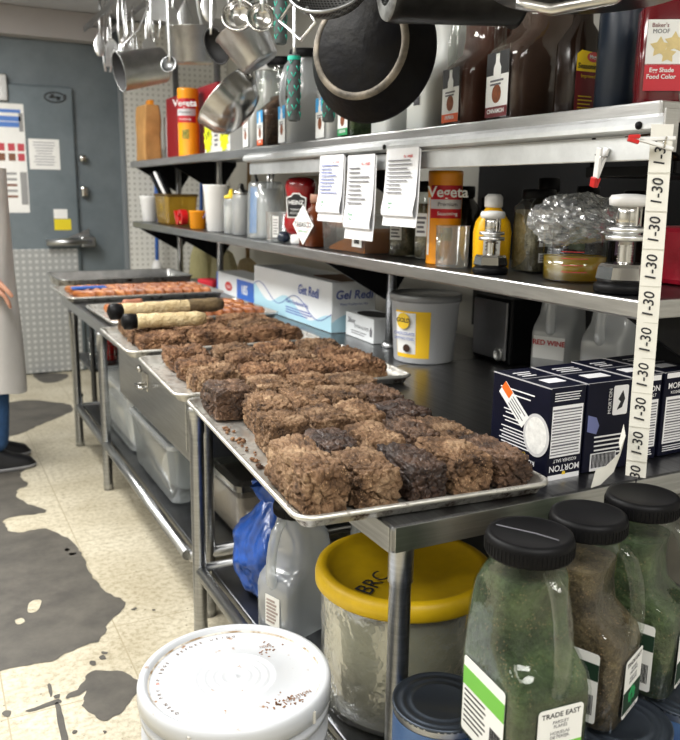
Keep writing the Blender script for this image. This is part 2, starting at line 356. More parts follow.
H2 = [(0.154,2.295),(0.170,2.300),(0.176,2.279),(0.159,2.269)]
for i, (pl, a) in enumerate(((PA, .012), (PB, .012), (PD, .012), (PE, .01), (P1, .003), (P2, .004), (P3, .003))):
    q = rough_outline(pl, 6, a, i); fl.add([(x, y, .0012) for x, y in q], [tuple(range(len(q)))], 1)
rs = random.Random(3)
for x, y, r in ((.335, 2.0, .012), (.345, 2.02, .008), (.31, 1.985, .009), (.37, 2.68, .012), (.36, 2.72, .008), (.47, 2.22, .008), (.205, 1.88, .008), (.09, 1.86, .012), (.22, 1.72, .006), (.14, 1.70, .008), (.28, 1.69, .005), (.52, 2.19, .006)):
    q = rough_outline([(x+r*math.cos(t)*rs.uniform(.5, 1.3), y+r*math.sin(t)*rs.uniform(.5, 1.6)) for t in [k*PI/3 for k in range(6)]], 3, .002, x)
    fl.add([(a, b, .0012) for a, b in q], [tuple(range(len(q)))], 1)
for pl in (H1, H2):
    q = rough_outline(pl, 4, .004, 9); fl.add([(x, y, .0022) for x, y in q], [tuple(range(len(q)))], 0)
struct('floor', fl, [floor_mat(), PATCH])

WALLG = mat('grey_cooler_wall', srgb(120, 129, 134), .45, .2, col2=srgb(100, 110, 116), vs=2.2, bump=.03, bs=6)
DOORG = mat('grey_cooler_door', srgb(124, 134, 140), .42, .2, col2=srgb(106, 117, 123), vs=2.6, bump=.03, bs=6)
SOFF = mat('pale_soffit', srgb(176, 172, 172), .8, 0, var=.06, vs=3)
CEILM = mat('pale_ceiling', srgb(196, 198, 204), .9, 0, var=.05, vs=2)
OFFW = mat('off_white_wall', srgb(196, 194, 186), .7, 0, var=.06, vs=3)
def perforated(name, base, dot, step, rad, rough=.5, metal=0.):
    m, nt, out = _new(name); L = nt.links.new
    p = _n(nt, 'ShaderNodeBsdfPrincipled'); p.inputs['Roughness'].default_value = rough; p.inputs['Metallic'].default_value = metal; L(p.outputs[0], out.inputs[0])
    tc = _n(nt, 'ShaderNodeTexCoord'); sx = _n(nt, 'ShaderNodeSeparateXYZ'); L(tc.outputs['Object'], sx.inputs[0])
    d = []
    for ax in ('X', 'Z'):
        a = _n(nt, 'ShaderNodeMath', operation='MULTIPLY'); L(sx.outputs[ax], a.inputs[0]); a.inputs[1].default_value = 1/step
        f = _n(nt, 'ShaderNodeMath', operation='FRACT'); L(a.outputs[0], f.inputs[0])
        s = _n(nt, 'ShaderNodeMath', operation='SUBTRACT'); L(f.outputs[0], s.inputs[0]); s.inputs[1].default_value = .5
        q = _n(nt, 'ShaderNodeMath', operation='POWER'); L(s.outputs[0], q.inputs[0]); q.inputs[1].default_value = 2
        d.append(q)
    ad = _n(nt, 'ShaderNodeMath', operation='ADD'); L(d[0].outputs[0], ad.inputs[0]); L(d[1].outputs[0], ad.inputs[1])
    lt = _n(nt, 'ShaderNodeMath', operation='LESS_THAN'); L(ad.outputs[0], lt.inputs[0]); lt.inputs[1].default_value = rad*rad
    mx = _n(nt, 'ShaderNodeMix', data_type='RGBA'); L(lt.outputs[0], mx.inputs[0]); mx.inputs[6].default_value = c4(base); mx.inputs[7].default_value = c4(dot); L(mx.outputs[2], p.inputs['Base Color'])
    return m
PEG = perforated('white_pegboard', srgb(224, 223, 217), srgb(186, 184, 177), .036, .22)
DIAM = perforated('studded_kick_plate', srgb(172, 174, 174), srgb(205, 206, 205), .04, .28, .4, .3)
struct('ceiling', MB().box((-.11, 2.02, CZ+.03), (4.2, 7.3, .06)), CEILM)
struct('wall_far', MB().box((-.11, FY+.06, CZ/2), (4.2, .12, CZ)), WALLG)
struct('wall_right', MB().box((FX+.04, 2.02, CZ/2), (.08, 7.3, CZ)), OFFW)
struct('wall_left', MB().box((-2.25, 2.02, CZ/2), (.1, 7.3, CZ)), OFFW)
struct('wall_rear', MB().box((-.11, -1.66, CZ/2), (4.2, .1, CZ)), OFFW)
struct('trim_1', MB().box((-.5, FY-.06, 2.185), (3.36, .12, .165), .004), SOFF)                # soffit above the cooler wall
struct('wall_pegboard', MB().box((1.615, FY-.012, 1.13), (.72, .022, 2.26)), PEG)
struct('trim_2', MB().box((1.245, FY-.018, 1.05), (.03, .03, 2.1), .004), mat('grey_corner_trim', srgb(128, 134, 138), .5))
struct('wall_shade', MB().box((FX-.012, 1.72, 1.0), (.02, 1.9, .62), .004), BLACKM)                  # black sheet standing in for shade behind the near half of the shelves
# cooler door in the far wall
dr = struct('door_1', MB().box((.32, FY-.02, .915), (1.24, .04, 1.83), .012), DOORG)
def dpart(name, mb, m):
    o = mb.build(name, m, dr); return o
dpart('kick_plate', MB().box((.32, FY-.044, .415), (1.2, .008, .81), .002), DIAM)
b = MB(); b.tube([(.72, FY-.10, .865), (1.0, FY-.10, .865)], .024, 12); b.box((.78, FY-.07, .865), (.05, .06, .04), .008); b.box((.98, FY-.07, .865), (.09, .1, .07), .01); b.add([(.86, FY-.045, .89), (1.0, FY-.045, .95), (1.0, FY-.045, .89)], [(0, 1, 2)])
dpart('door_handle', b, STEEL)
b = MB(); b.box((.985, FY-.03, 1.395), (.05, .05, .05), .02); dpart('latch', b, POLISH)
b = MB(); b.box((.985, FY-.03, 1.185), (.045, .05, .07), .012); dpart('latch', b, POLISH)
b = MB(); b.box((.53, FY-.05, 1.80), (.05, .03, .16), .008); dpart('hinge', b, DULLALU)
b = MB(); lg = [(.83+.062*math.cos(t), 1.762+.03*math.sin(t)) for t in [2*PI*k/28 for k in range(29)]]
b.tube([(x, FY-.043, z) for x, z in lg[:-1]], .005, 6, closed=True); b.box((.83, FY-.042, 1.762), (.07, .004, .012)); b.box((.815, FY-.042, 1.77), (.02, .004, .022)); b.box((.85, FY-.042, 1.755), (.02, .004, .022)); b.box((.889, FY-.043, 1.768), (.022, .006, .03), .008)
dpart('oval_emblem', b, mat('dark_emblem', (.05, .055, .06), .5))
# papers on the door
t = thing('notice_poster', 'tall white notice with photos and blue headings on the cooler door', 'poster', (.555, FY-.0415, 1.05), 0)
b = MB(); b.box((0, -.001, .33), (.17, .0015, .66)); b.build('sheet', PAPER, t)
b = MB(); rs = random.Random(5)
for z, h, w, mi in ((.615, .02, .15, 0), (.57, .03, .15, 0), (.535, .03, .13, 0)): b.box((-.01, -.0025, z), (w, .001, h), 0, mi)
for x in (-.06, .0, .055):
    for z in (.40, .34): b.box((x, -.0025, z), (.04, .001, .045), 0, rs.choice((1, 2, 3)))
b.box((.065, -.0025, .55), (.025, .001, .11), 0, 1); b.box((.06, -.0025, .15), (.04, .001, .2), 0, 1)
for i in range(5): b.box((-.025, -.0025, .24-.035*i), (.09, .001, .014), 0, rs.choice((1, 2, 4, 1)))
b.build('printing', [mat('heading_blue', srgb(90, 130, 200), .7), mat('print_grey', srgb(150, 150, 150), .8), mat('print_brown', srgb(130, 90, 70), .8), mat('print_red', srgb(190, 80, 90), .8), mat('print_gold', srgb(210, 160, 80), .8)], t)
t = thing('notice_sheet', 'small white printed sheet taped to the right of the tall notice', 'paper', (.748, FY-.0415, 1.32), 0)
b = MB(); b.box((0, -.001, .093), (.185, .0015, .186)); b.build('sheet', PAPER, t)
b = MB(); rs = random.Random(6)
for i in range(9): b.box((-.0, -.0025, .165-.017*i), (rs.uniform(.09, .14), .001, .006))
b.build('printing', mat('print_pale', srgb(165, 165, 170), .8), t)
t = thing('door_sticker', 'white over yellow sticker on the door just above its handle', 'sticker', (.835, FY-.0415, .925), 0)
b = MB(); b.box((0, -.001, .05), (.105, .0015, .07)); b.build('yellow_half', mat('sticker_yellow', srgb(225, 205, 40), .6), t)
b = MB(); b.box((-.01, -.001, .118), (.085, .0015, .06)); b.build('white_half', PAPER, t)

# ------------------------------------------------------------------ prep tables
def prep_table(label, x0, x1, y0, y1, legs, ztop=.70):
    t = thing('prep_table', label, 'table', (x0, y0, 0)); w, d = x1-x0, y1-y0
    b = MB(); b.box((w/2, d/2, ztop-.0225), (w, d, .045), .006, 0); b.build('worktop', [TOPSTEEL], t)
    b = MB(); b.box((-.0006, d/2, ztop-.022), (.002, d-.012, .042), .0008); b.box((w/2, -.0006, ztop-.022), (w-.012, .002, .042), .0008); b.build('edge_band', STEEL, t)
    for lx, ly in legs:
        b = MB(); b.lathe([(.0195, 0), (.0195, .03), (.0185, .035), (.0185, ztop-.12), (.021, ztop-.118), (.021, ztop-.06), (.024, ztop-.045)], 20, c=(lx-x0, ly-y0, 0)); b.build('leg', STEEL, t)
    ys = [l[1] for l in legs]; xs = [l[0] for l in legs]
    ya, yb, xa, xb = min(ys)-y0, max(ys)-y0, min(xs)-x0, max(xs)-x0
    b = MB(); b.box(((xa+xb)/2, (ya+yb)/2, .192), (xb-xa-.05, yb-ya-.05, .02), .004); b.build('undershelf', DARKSTEEL, t)
    b = MB(); z = .192; b.tube([(xa, ya+.015, z), (xa, yb-.015, z)], .0165, 14); b.tube([(xb, ya, z), (xb, yb, z)], .0165, 14); b.tube([(xa, ya, z), (xb, ya, z)], .0165, 14); b.tube([(xa, yb, z), (xb, yb, z)], .0165, 14); b.build('shelf_rail', STEEL, t)
    return t
TABA = prep_table('long steel prep table nearest the camera, under the front meatloaf tray', .608, 1.75, 1.006, 2.034, [(.655, 1.052), (.604, 2.0), (1.70, 1.052), (1.70, 2.0)])
TABB = prep_table('steel prep table farther down the aisle, with a drawer under it', .590, 1.75, 2.040, 4.12, [(.660, 2.095), (.606, 3.25), (.604, 3.9), (1.70, 2.095), (1.70, 3.9)])
t = thing('steel_drawer', 'deep steel drawer hung under the farther prep table', 'drawer', (.64, 2.60, .45), 0)
b = MB(); b.box((.30, 0, .10), (.58, .90, .2), .006); b.build('drawer_box', DARKSTEEL, t)
b = MB(); b.box((-.002, 0, .1), (.016, .93, .205), .006); b.box((-.011, 0, .1), (.006, .85, .15), .003); b.build('drawer_front', STEEL, t)
b = MB(); b.box((-.016, .03, .135), (.004, .07, .06), .002); b.tube([(-.016, 0, .12), (-.04, .0, .12), (-.04, .06, .12), (-.016, .06, .12)], .006, 8); b.lathe([(.013, 0), (.013, .006), (.009, .012)], 16, T=axis((-.015, .09, .165), (-1, 0, 0))); b.build('pull_handle', POLISH, t)

# low rack in front of the table end that carries cans and spice jugs
t = thing('low_rack', 'low dark steel rack at the table end carrying the cans', 'rack', (1.0, .775, 0))
b = MB(); b.box((0.04, 0.0, .222), (.94, .46, .02), .004); b.build('deck', DARKSTEEL, t)
for lx in (-.40, .48):
    for ly in (-.21, .21):
        b = MB(); b.lathe([(.015, 0), (.015, .215)], 14, c=(lx, ly, 0)); b.build('leg', STEEL, t)
# rolling stand beyond the table end
t = thing('rolling_stand', 'steel stand on casters standing past the far end of the tables', 'cart', (.71, 4.15, 0))
b = MB(); b.box((.36, .26, .685), (.74, .52, .03), .004); b.build('top', DARKSTEEL, t)
b = MB(); b.box((.36, .26, .30), (.70, .48, .015), .003); b.build('shelf', DARKSTEEL, t)
for lx in (.02, .70):
    for ly in (.02, .50):
        b = MB(); b.lathe([(.013, .075), (.013, .67)], 12, c=(lx, ly, 0)); l = b.build('leg', DARKSTEEL, t)
        b = MB(); b.lathe([(.030, -.011), (.034, -.006), (.034, .006), (.030, .011)], 18, T=axis((lx, ly-.012, .034), (1, 0, 0))); b.box((lx, ly-.004, .066), (.036, .03, .02), .003); b.build('caster', BLACK, t)

# ------------------------------------------------------------------ sheet pans
def pan_material(name, grime):
    m, nt, out = _new(name); L = nt.links.new
    p = _n(nt, 'ShaderNodeBsdfPrincipled'); p.inputs['Roughness'].default_value = .36; p.inputs['Metallic'].default_value = .85; L(p.outputs[0], out.inputs[0])
    tc = _n(nt, 'ShaderNodeTexCoord'); n = _n(nt, 'ShaderNodeTexNoise'); n.inputs['Scale'].default_value = 26; n.inputs['Detail'].default_value = 7; n.inputs['Roughness'].default_value = .72; L(tc.outputs['Object'], n.inputs['Vector'])
    rp = _n(nt, 'ShaderNodeValToRGB'); L(n.outputs[0], rp.inputs[0]); e = rp.color_ramp.elements
    e[0].position = .30+grime*.1; e[0].color = c4(srgb(70, 48, 30)); e[1].position = .42+grime*.12; e[1].color = c4(srgb(214, 212, 206))
    L(rp.outputs[0], p.inputs['Base Color'])
    r2 = _n(nt, 'ShaderNodeMapRange'); L(n.outputs[0], r2.inputs[0]); r2.inputs[1].default_value = .35; r2.inputs[2].default_value = .6; r2.inputs[3].default_value = .6; r2.inputs[4].default_value = .3; L(r2.outputs[0], p.inputs['Roughness'])
    return m
PANM = pan_material('sheet_pan_aluminium', .25); PANG = pan_material('greasy_pan_aluminium', .75)
PANMETAL = pan_material('rim_pan_aluminium', .12)
def sheet_pan(label, w, d, c, rz, h=.026, m=None, m_rim=None, name='sheet_pan'):
    t = thing(name, label, 'baking tray', (c[0], c[1], c[2] if len(c) > 2 else .7005), rz)
    L = lambda ins, z: rloop(w-2*ins, d-2*ins, max(.034-ins, .012), z, 5)
    b = MB(); b.loft([L(.024, .003), L(.019, .0042), L(.0105, h-.006)], 0, True, True, False); b.build('tray', m or PANM, t)
    b = MB(); b.loft([L(.0105, h-.006), L(.0085, h-.001), L(.005, h), L(.0015, h-.0015), L(0, h-.005), L(.002, h-.0085), L(.0055, h-.008)], 0, True, False, False); b.build('rolled_rim', m_rim or PANMETAL, t)
    b = MB(); b.loft([L(.0055, h-.008), L(.009, h-.010), L(.0175, .002), L(.022, 0)], 0, True, False, True); b.build('underside', PANG, t)
    return t
P1C, P1R = (.727, 1.414), R(-4.2)
PAN1 = sheet_pan('front sheet pan overhanging the near table corner, full of meatloaf blocks', .470, .785, P1C, P1R)
P2C, P2R = (.848, 2.087), R(-3.2)
PAN2 = sheet_pan('second sheet pan from the camera, right behind the front meatloaf tray', .652, .500, P2C, P2R)
P3C, P3R = (.858, 2.672), R(-1.2)
PAN3 = sheet_pan('third sheet pan, holding shaggy meatloaf below the cream padded grips', .655, .490, P3C, P3R)
P4C, P4R = (.938, 3.285), R(.5)
PAN4 = sheet_pan('nearer tray of glazed sausages behind the cream padded grips', .68, .515, P4C, P4R)
P5C, P5R = (.935, 4.030), R(.5)
PAN5 = sheet_pan('farther tray of glazed sausages with a blue strip at its left', .74, .49, P5C, P5R)
PAN6 = sheet_pan('empty deeper dull tray at the far end of the row', .70, .43, (.955, 4.515), R(1), h=.055, m=DULLALU, m_rim=DULLALU, name='deep_tray')

# ------------------------------------------------------------------ meatloaf
def block_mesh(name, w, d, h, seed, rough=.005, n=24, rnd=.28, lump=1.):
    """a cut block of loaf: rounded box with a crumbly broken surface, base flat at z=0"""
    bm = bmesh.new(); bmesh.ops.create_cube(bm, size=2); bmesh.ops.subdivide_edges(bm, edges=bm.edges[:], cuts=n, use_grid_fill=True)
    off = Vector((seed*3.7, seed*1.3, seed*2.1))
    for v in bm.verts:
        p = v.co.copy(); q = Vector((p.x*math.sqrt(max(0, 1-p.y*p.y/2-p.z*p.z/2+p.y*p.y*p.z*p.z/3)), p.y*math.sqrt(max(0, 1-p.x*p.x/2-p.z*p.z/2+p.x*p.x*p.z*p.z/3)), p.z*math.sqrt(max(0, 1-p.x*p.x/2-p.y*p.y/2+p.x*p.x*p.y*p.y/3))))
        q = p.lerp(q, rnd); s = Vector((q.x*w/2, q.y*d/2, (q.z+1)*h/2))
        nn = noise.fractal(s*60+off, .9, 2.1, 5); n2 = noise.noise(s*16+off*2)
        n3 = max(0, noise.noise(s*115+off*.7))
        dr_ = q.normalized() if q.length > 0 else Vector((0, 0, 1))
        vd = noise.voronoi(s*105+off)[0][0]; vd2 = noise.voronoi(s*46+off*1.7)[0]
        k = rough*(nn*.6-.1+n3*.3+(.42-vd)*.6)+n2*.0055*lump-max(0, .14-(vd2[1]-vd2[0]))*.035*lump
        if p.z < -.98: k *= .1
        s += Vector((dr_.x, dr_.y, dr_.z*.9))*k
        s.z = max(s.z, 0)
        s.x = max(-w/2, min(w/2, s.x)); s.y = max(-d/2, min(d/2, s.y)); v.co = s
    me = bpy.data.meshes.new(name); bm.to_mesh(me); bm.free()
    me.polygons.foreach_set('use_smooth', [True]*len(me.polygons)); me.update()
    return me
BL = [block_mesh('meatloaf_block', .086, .145, .070, i+1, rough=.0078, n=42, rnd=.30, lump=1.3) for i in range(6)]
ORD = ['first', 'second', 'third', 'fourth', 'fifth', 'sixth']
def loc_in(c, rz, u, v, z): return (c[0]+u*math.cos(rz)-v*math.sin(rz), c[1]+u*math.sin(rz)+v*math.cos(rz), z)
def place_block(me, c, rz, u0, u1, v0, v1, z, mt, label, group, hs=1., spin=0., name='meatloaf_block'):
    o = bpy.data.objects.new(name, me); COL.objects.link(o)
    bw, bd = max(v.co.x for v in me.vertices)*2, max(v.co.y for v in me.vertices)*2
    o.location = loc_in(c, rz, (u0+u1)/2, (v0+v1)/2, z); o.rotation_euler = (0, 0, rz+spin)
    o.scale = ((u1-u0)/bw, (v1-v0)/bd, hs)
    if len(me.materials) == 0: me.materials.append(MEATA)
    o.material_slots[0].link = 'OBJECT'; o.material_slots[0].material = mt
    tag(o, label, 'meatloaf', group)
    return o
ROWS1 = [
    [(-.211, -.130, -.362, -.145, 'A', 1.16), (-.122, -.036, -.364, -.218, 'A', 1.0), (-.028, .046, -.362, -.216, 'D', .96), (.053, .136, -.360, -.206, 'A', 1.02), (.143, .213, -.356, -.200, 'M', .88)],
    [(-.116, -.040, -.212, -.072, 'D', .92), (-.033, .050, -.210, -.066, 'A', .95), (.056, .130, -.200, -.052, 'M', .93), (.137, .203, -.194, -.052, 'A', .84)],
    [(-.172, -.086, -.064, .052, 'A', 1.06), (-.079, .004, -.060, .075, 'A', 1.), (.011, .090, -.046, .09, 'A', .98), (.097, .196, -.046, .080, 'D', .9)],
    [(-.150, -.070, .058, .215, 'A', 1.04), (-.063, .020, .083, .222, 'A', 1.03), (.027, .110, .098, .232, 'A', 1.02), (.117, .198, .088, .222, 'M', .95)],
    [(-.204, -.108, .222, .362, 'M', 1.02), (-.100, -.010, .230, .362, 'A', 1.03), (-.002, .090, .240, .362, 'A', 1.04), (.098, .196, .230, .36, 'A', .98)]]
rs = random.Random(11); kk = 0
MT = {'A': MEATA, 'B': MEATB, 'D': MEATD, 'M': meat('meat_half_glazed', (.022, .011, .007), (.10, .052, .028), (.32, .19, .115), rough=.62, fleck=.4, wet=.15)}
CRUST = {'A': 'crumbly brown', 'B': 'shaggy reddish-brown', 'D': 'dark glazed', 'M': 'browned-topped'}
for r_, row in enumerate(ROWS1):
    for c_, (u0, u1, v0, v1, k, hs) in enumerate(row):
        place_block(BL[kk % 6], P1C, P1R, u0, u1, v0, v1, .7046, MT[k], '%s meatloaf block, front tray, %s from the aisle in %s row from camera' % (CRUST[k], ORD[c_], ORD[r_] if r_ else 'nearest'), 'meatloaf blocks on the front tray', hs, PI if rs.random() < .5 else 0)
        kk += 1
BL2 = [block_mesh('shaggy_meatloaf', .15, .15, .058, i+21, rough=.012, n=44, rnd=.4, lump=1.7) for i in range(5)]
def grid_blocks(c, rz, us, vs, who, hs0, jit, gap=.006, order=ORD):
    rs = random.Random(int(c[1]*100)); global kk
    for r_ in range(len(vs)-1):
        for c_ in range(len(us)-1):
            a, b_ = us[c_]+gap/2, us[c_+1]-gap/2; e, f = vs[r_]+gap/2, vs[r_+1]-gap/2
            k = rs.choice('BBAB'); kk += 1
            place_block(BL2[kk % 5], c, rz, a+rs.uniform(0, jit), b_-rs.uniform(0, jit), e+rs.uniform(0, jit), f-rs.uniform(0, jit), .7046, MT[k],
                        '%s meatloaf piece on the %s, %s from the aisle side, %s row' % (CRUST[k], who, ORD[c_], ['nearest', 'middle', 'rear'][r_]), 'meatloaf on the '+who, hs0*rs.uniform(.9, 1.1), PI if rs.random() < .5 else 0)
grid_blocks(P2C, P2R, [-.272, -.135, .0, .135, .275], [-.222, -.075, .07, .215], 'second tray', .98, .008)
grid_blocks(P3C, P3R, [-.280, -.115, .065, .275], [-.215, -.07, .07, .212], 'third tray', .95, .008)

# crumbs on the bare corner of the front tray
b = MB(); rs = random.Random(2)
for i in range(46):
    u, v = (rs.uniform(-.2, -.178), rs.uniform(-.13, .2)) if i < 30 else (rs.uniform(-.2, .2), -.3685)
    x, y, z = loc_in(P1C, P1R, u, v, .7048); r = rs.uniform(.0015, .006) if i < 30 else rs.uniform(.001, .0025)
    bm = bmesh.new(); bmesh.ops.create_icosphere(bm, subdivisions=1, radius=r)
    b.add([(q.co.x*rs.uniform(.7, 1.4)+x, q.co.y*rs.uniform(.7, 1.4)+y, max(0, q.co.z+r*.6)*.8+z) for q in bm.verts], [[q.index for q in f.verts] for f in bm.faces], 0, True); bm.free()
o = b.build('meat_crumbs', MEATB); o['kind'] = 'stuff'; tag(o, 'loose meat crumbs scattered on the bare floor of the front tray', 'crumbs')

# ------------------------------------------------------------------ sausages
def sausage_mesh(seed, l=.118, r=.0142):
    b = MB(); path = []; rad = []; rs = random.Random(seed); bend = rs.uniform(-.006, .010)
    for i in range(13):
        t = i/12; path.append(((t-.5)*l, bend*math.sin(PI*t), r)); e = min(t, 1-t)
        rad.append(r*(.30+.70*min(1, (e/.10))**.5)*(1+.05*math.sin(9*t+seed)))
    b.tube(path, rad, 12); o = b.build('sausage', SAUS); me = o.data; bpy.data.objects.remove(o); me.name = 'sausage'; return me
SM = [sausage_mesh(i) for i in range(5)]
def sausages(c, rz, rows, n, u0, u1, label, group, z=.705, ang=R(-40)):
    rs = random.Random(int(c[1]*31))
    for r_, v in enumerate(rows):
        for i in range(n):
            o = bpy.data.objects.new('sausage', SM[rs.randrange(5)]); COL.objects.link(o)
            u = u0+(u1-u0)*i/(n-1)
            o.location = loc_in(c, rz, u+rs.uniform(-.002, .002), v+rs.uniform(-.003, .003), z); o.rotation_euler = (0, 0, rz+ang+rs.uniform(-.012, .012)+(PI if rs.random() < .5 else 0))
            o.scale = (1.06, .80, 1.3); tag(o, label % ['nearer', 'middle', 'rear'][r_ if len(rows) > 2 else r_*2], 'sausage', group % ['nearer', 'middle', 'rear'][r_ if len(rows) > 2 else r_*2])
sausages(P4C, P4R, [-.135, -.02, .095], 12, -.235, .255, 'glazed orange-brown sausage in the %s row on the nearer sausage tray', '%s row of sausages on the nearer sausage tray')
sausages(P5C, P5R, [-.125, -.02, .085], 13, -.275, .275, 'glazed orange-brown sausage in the %s row on the farther sausage tray', '%s row of sausages on the farther sausage tray')
o = bpy.data.objects.new('sausage', SM[1]); COL.objects.link(o); o.location = loc_in(P4C, P4R, -.19, .03, .705+.0325); o.rotation_euler = (0, 0, R(8)); o.scale = (.75, 1.15, 1.15)
o.material_slots[0].link = 'OBJECT'; o.material_slots[0].material = mat('pale_sausage', srgb(176, 118, 92), .6, var=.25, vs=30, bump=.2); tag(o, 'single pale pinkish sausage lying on top of the nearer sausage tray', 'sausage')
o = MB().box((0, 0, .006), (.16, .045, .012), .004).build('scraper', BLUE); at(o, loc_in(P5C, P5R, -.235, -.02, .7365), (0, 0, R(4))); tag(o, 'flat blue plastic strip lying on the farther sausage tray', 'scraper')

# ------------------------------------------------------------------ padded grips over the third pan
def padded(label, p0, p1, r, char):
    t = thing('padded_grip', label, 'oven grip', p0); d = Vector(p1)-Vector(p0); L_ = d.length
    T = axis((0, 0, 0), d, (0, 0, 1)); b = MB(); pr = [(r*.9, .045)]
    k = 16
    for i in range(k+1): pr.append((r*(1+.05*math.sin(i*1.7)), .05+(L_-.05-.03)*i/k))
    pr.append((r*.75, L_))
    mis = [1 if (char and i > k-5) else 0 for i in range(len(pr))]
    b.lathe(pr, 20, T=T, mis=mis); b.build('padded_sleeve', [CREAMCLOTH, CHAR], t)
    b = MB(); b.lathe([(r*.5, .0), (r*1.05, .008), (r*1.1, .03), (r*.95, .05)], 20, T=T); b.build('end_cap', BLACK, t)
    return t
padded('cream padded grip with scorched black tip, lying against the sausage tray', (.555, 2.835, .790), (.985, 2.90, .790), .026, True)
padded('cream padded grip with black end cap, the one nearer the camera', (.550, 2.605, .790), (.820, 2.585, .790), .024, False)
# ------------------------------------------------------------------ double overshelf
SX0, SX1, ZL, ZU = 1.12, 1.50, 1.023, 1.36
t = thing('double_shelf', 'long two-tier steel shelf unit above the prep tables', 'shelf', (1.37, 1.03, .70))
for z, nm in ((ZL, 'lower_shelf'), (ZU, 'upper_shelf')):
    y1 = 3.85; b = MB()
    b.box(((SX0+SX1)/2-1.37, y1/2, z-.70-.006), (SX1-SX0, y1, .012), .003, 1)
    s = b.build(nm, [SHELFSTEEL, DARKSTEEL], t)
    b = MB(); b.box((SX0-1.37+.004, y1/2, z-.70-.017), (.010, y1+.004, .0345), .004); b.box((SX0-1.37+.014, y1/2, z-.70-.033), (.022, y1, .003)); b.box(((SX0+SX1)/2-1.37, .003, z-.70-.017), (SX1-SX0, .008, .034), .003)
    b.build('shelf_lip', SHELFSTEEL, s)
for y in (.022, 1.285, 3.02, 3.75):
    z0 = .0 if y < 3.08 else -.70; z0 = z0+.001
    b = MB(); b.lathe([(.0165, z0), (.0165, 1.22 if y > 2 else .655)], 16, c=(0, y, 0)); b.lathe([(.03, z0), (.03, z0+.008), (.02, z0+.02)], 16, c=(0, y, 0)); b.build('post', STEEL, t)
    for z in (ZL, ZU):
        b = MB(); zz = z-.70-.014; b.prism([(-.235, zz), (.10, zz), (.10, zz-.02), (.012, zz-.15), (-.012, zz-.15), (-.235, zz-.022)], -.005, .005, 0, TR((0, y+.022, 0)) @ RX(PI/2)); b.build('bracket', BLACK, t)
b = MB(); b.box((.245, 2.2, 1.06), (.012, 3.4, .085), .003); b.build('back_rail', STEEL, t)
# ticket rail under the upper shelf edge
t = thing('ticket_rail', 'white aluminium ticket rail fixed below the upper shelf edge', 'rail', (1.118, .992, 1.26))
b = MB(); b.prism([(-.002, .078), (-.024, .070), (-.030, .060), (-.030, .052), (-.006, .046), (-.002, .046)], 0, 1.95, 0, RX(PI/2) @ TR((0, 0, -1.95))); b.build('upper_channel', RAIL, t)
b = MB(); b.box((-.008, .965, .022), (.006, 1.93, .040), .002); b.build('lower_band', RAIL, t)
b = MB(); b.box((-.016, -.004, .048), (.032, .004, .068), .001); b.build('end_plate', SHELFSTEEL, t)
for y in (.05, .9):
    b = MB(); b.lathe([(.007, 0), (.006, .003), (.0, .004)], 12, T=axis((-.0305, y, .058), (-1, 0, 0)), cap1=False); b.build('screw', BLACK, t)

# ------------------------------------------------------------------ order tickets
def sheet_strip(b, pts, w, mi=0, th=.0006):
    """paper strip: pts are (offset out, z) down the strip; width along local Y"""
    k = len(pts); vs = []; fs = []
    for s in (0, th):
        for o_, z in pts: vs += [(-o_-s, -w/2, z), (-o_-s, w/2, z)]
    for q in range(2):
        for i in range(k-1):
            a = q*2*k+2*i; fs.append((a, a+1, a+3, a+2))
    fs += [(0, 1, 2*k+1, 2*k), (2*k-2, 2*k-1, 4*k-1, 4*k-2)]
    for i in range(k-1): fs += [(2*i, 2*i+2, 2*k+2*i+2, 2*k+2*i), (2*i+1, 2*i+3, 2*k+2*i+3, 2*k+2*i+1)]
    return b.add(vs, fs, mi, False)
def ticket(label, y, w, zt, zb, ink, seed):
    t = thing('order_ticket', label, 'ticket', (1.0865, y, zt), 0, 'order tickets on the rail'); h = zt-zb; rs = random.Random(seed)
    b = MB(); sheet_strip(b, [(.0, 0), (.002, -h*.3), (.006, -h*.6), (.014, -h*.80), (.012, -h*.86), (.004, -h*.88)], w*.94); b.build('hanging_slip', RECEIPT, t)
    b = MB(); sheet_strip(b, [(-.0025, -.004), (-.001, -h*.5), (.001, -h*.8), (.006, -h)], w); b.build('back_slip', RECEIPT, t)
    T = frame((-.0075, 0, -h*.36), (-1, 0, .06)); 
    b = MB(); lines(b, T, w*.72, h*.46, 9, 0, .26, .0012, .5, rs); b.build('handwriting', ink, t)
    text('Thank', h*.055, frame((-.0135, w*.22, -h*.70), (-1, 0, .06)), GREENINK, t, 'printed_text'); text('You', h*.055, frame((-.015, w*.22, -h*.755), (-1, 0, .06)), GREENINK, t, 'printed_text')
    text('No. %d' % rs.randrange(20000, 90000), h*.05, frame((-.004, -w*.2, -h*.11), (-1, 0, .03)), REDINK, t, 'printed_text')
    return t
ticket('order ticket with blue writing, leftmost of three on the rail', 2.195, .165, 1.308, 1.118, BLUEINK, 1)
ticket('longest order ticket, hanging between the other two', 2.015, .165, 1.303, 1.075, GREYINK, 2)
ticket('order ticket nearest the spice canister, rightmost of three', 1.80, .165, 1.312, 1.12, GREYINK, 4)

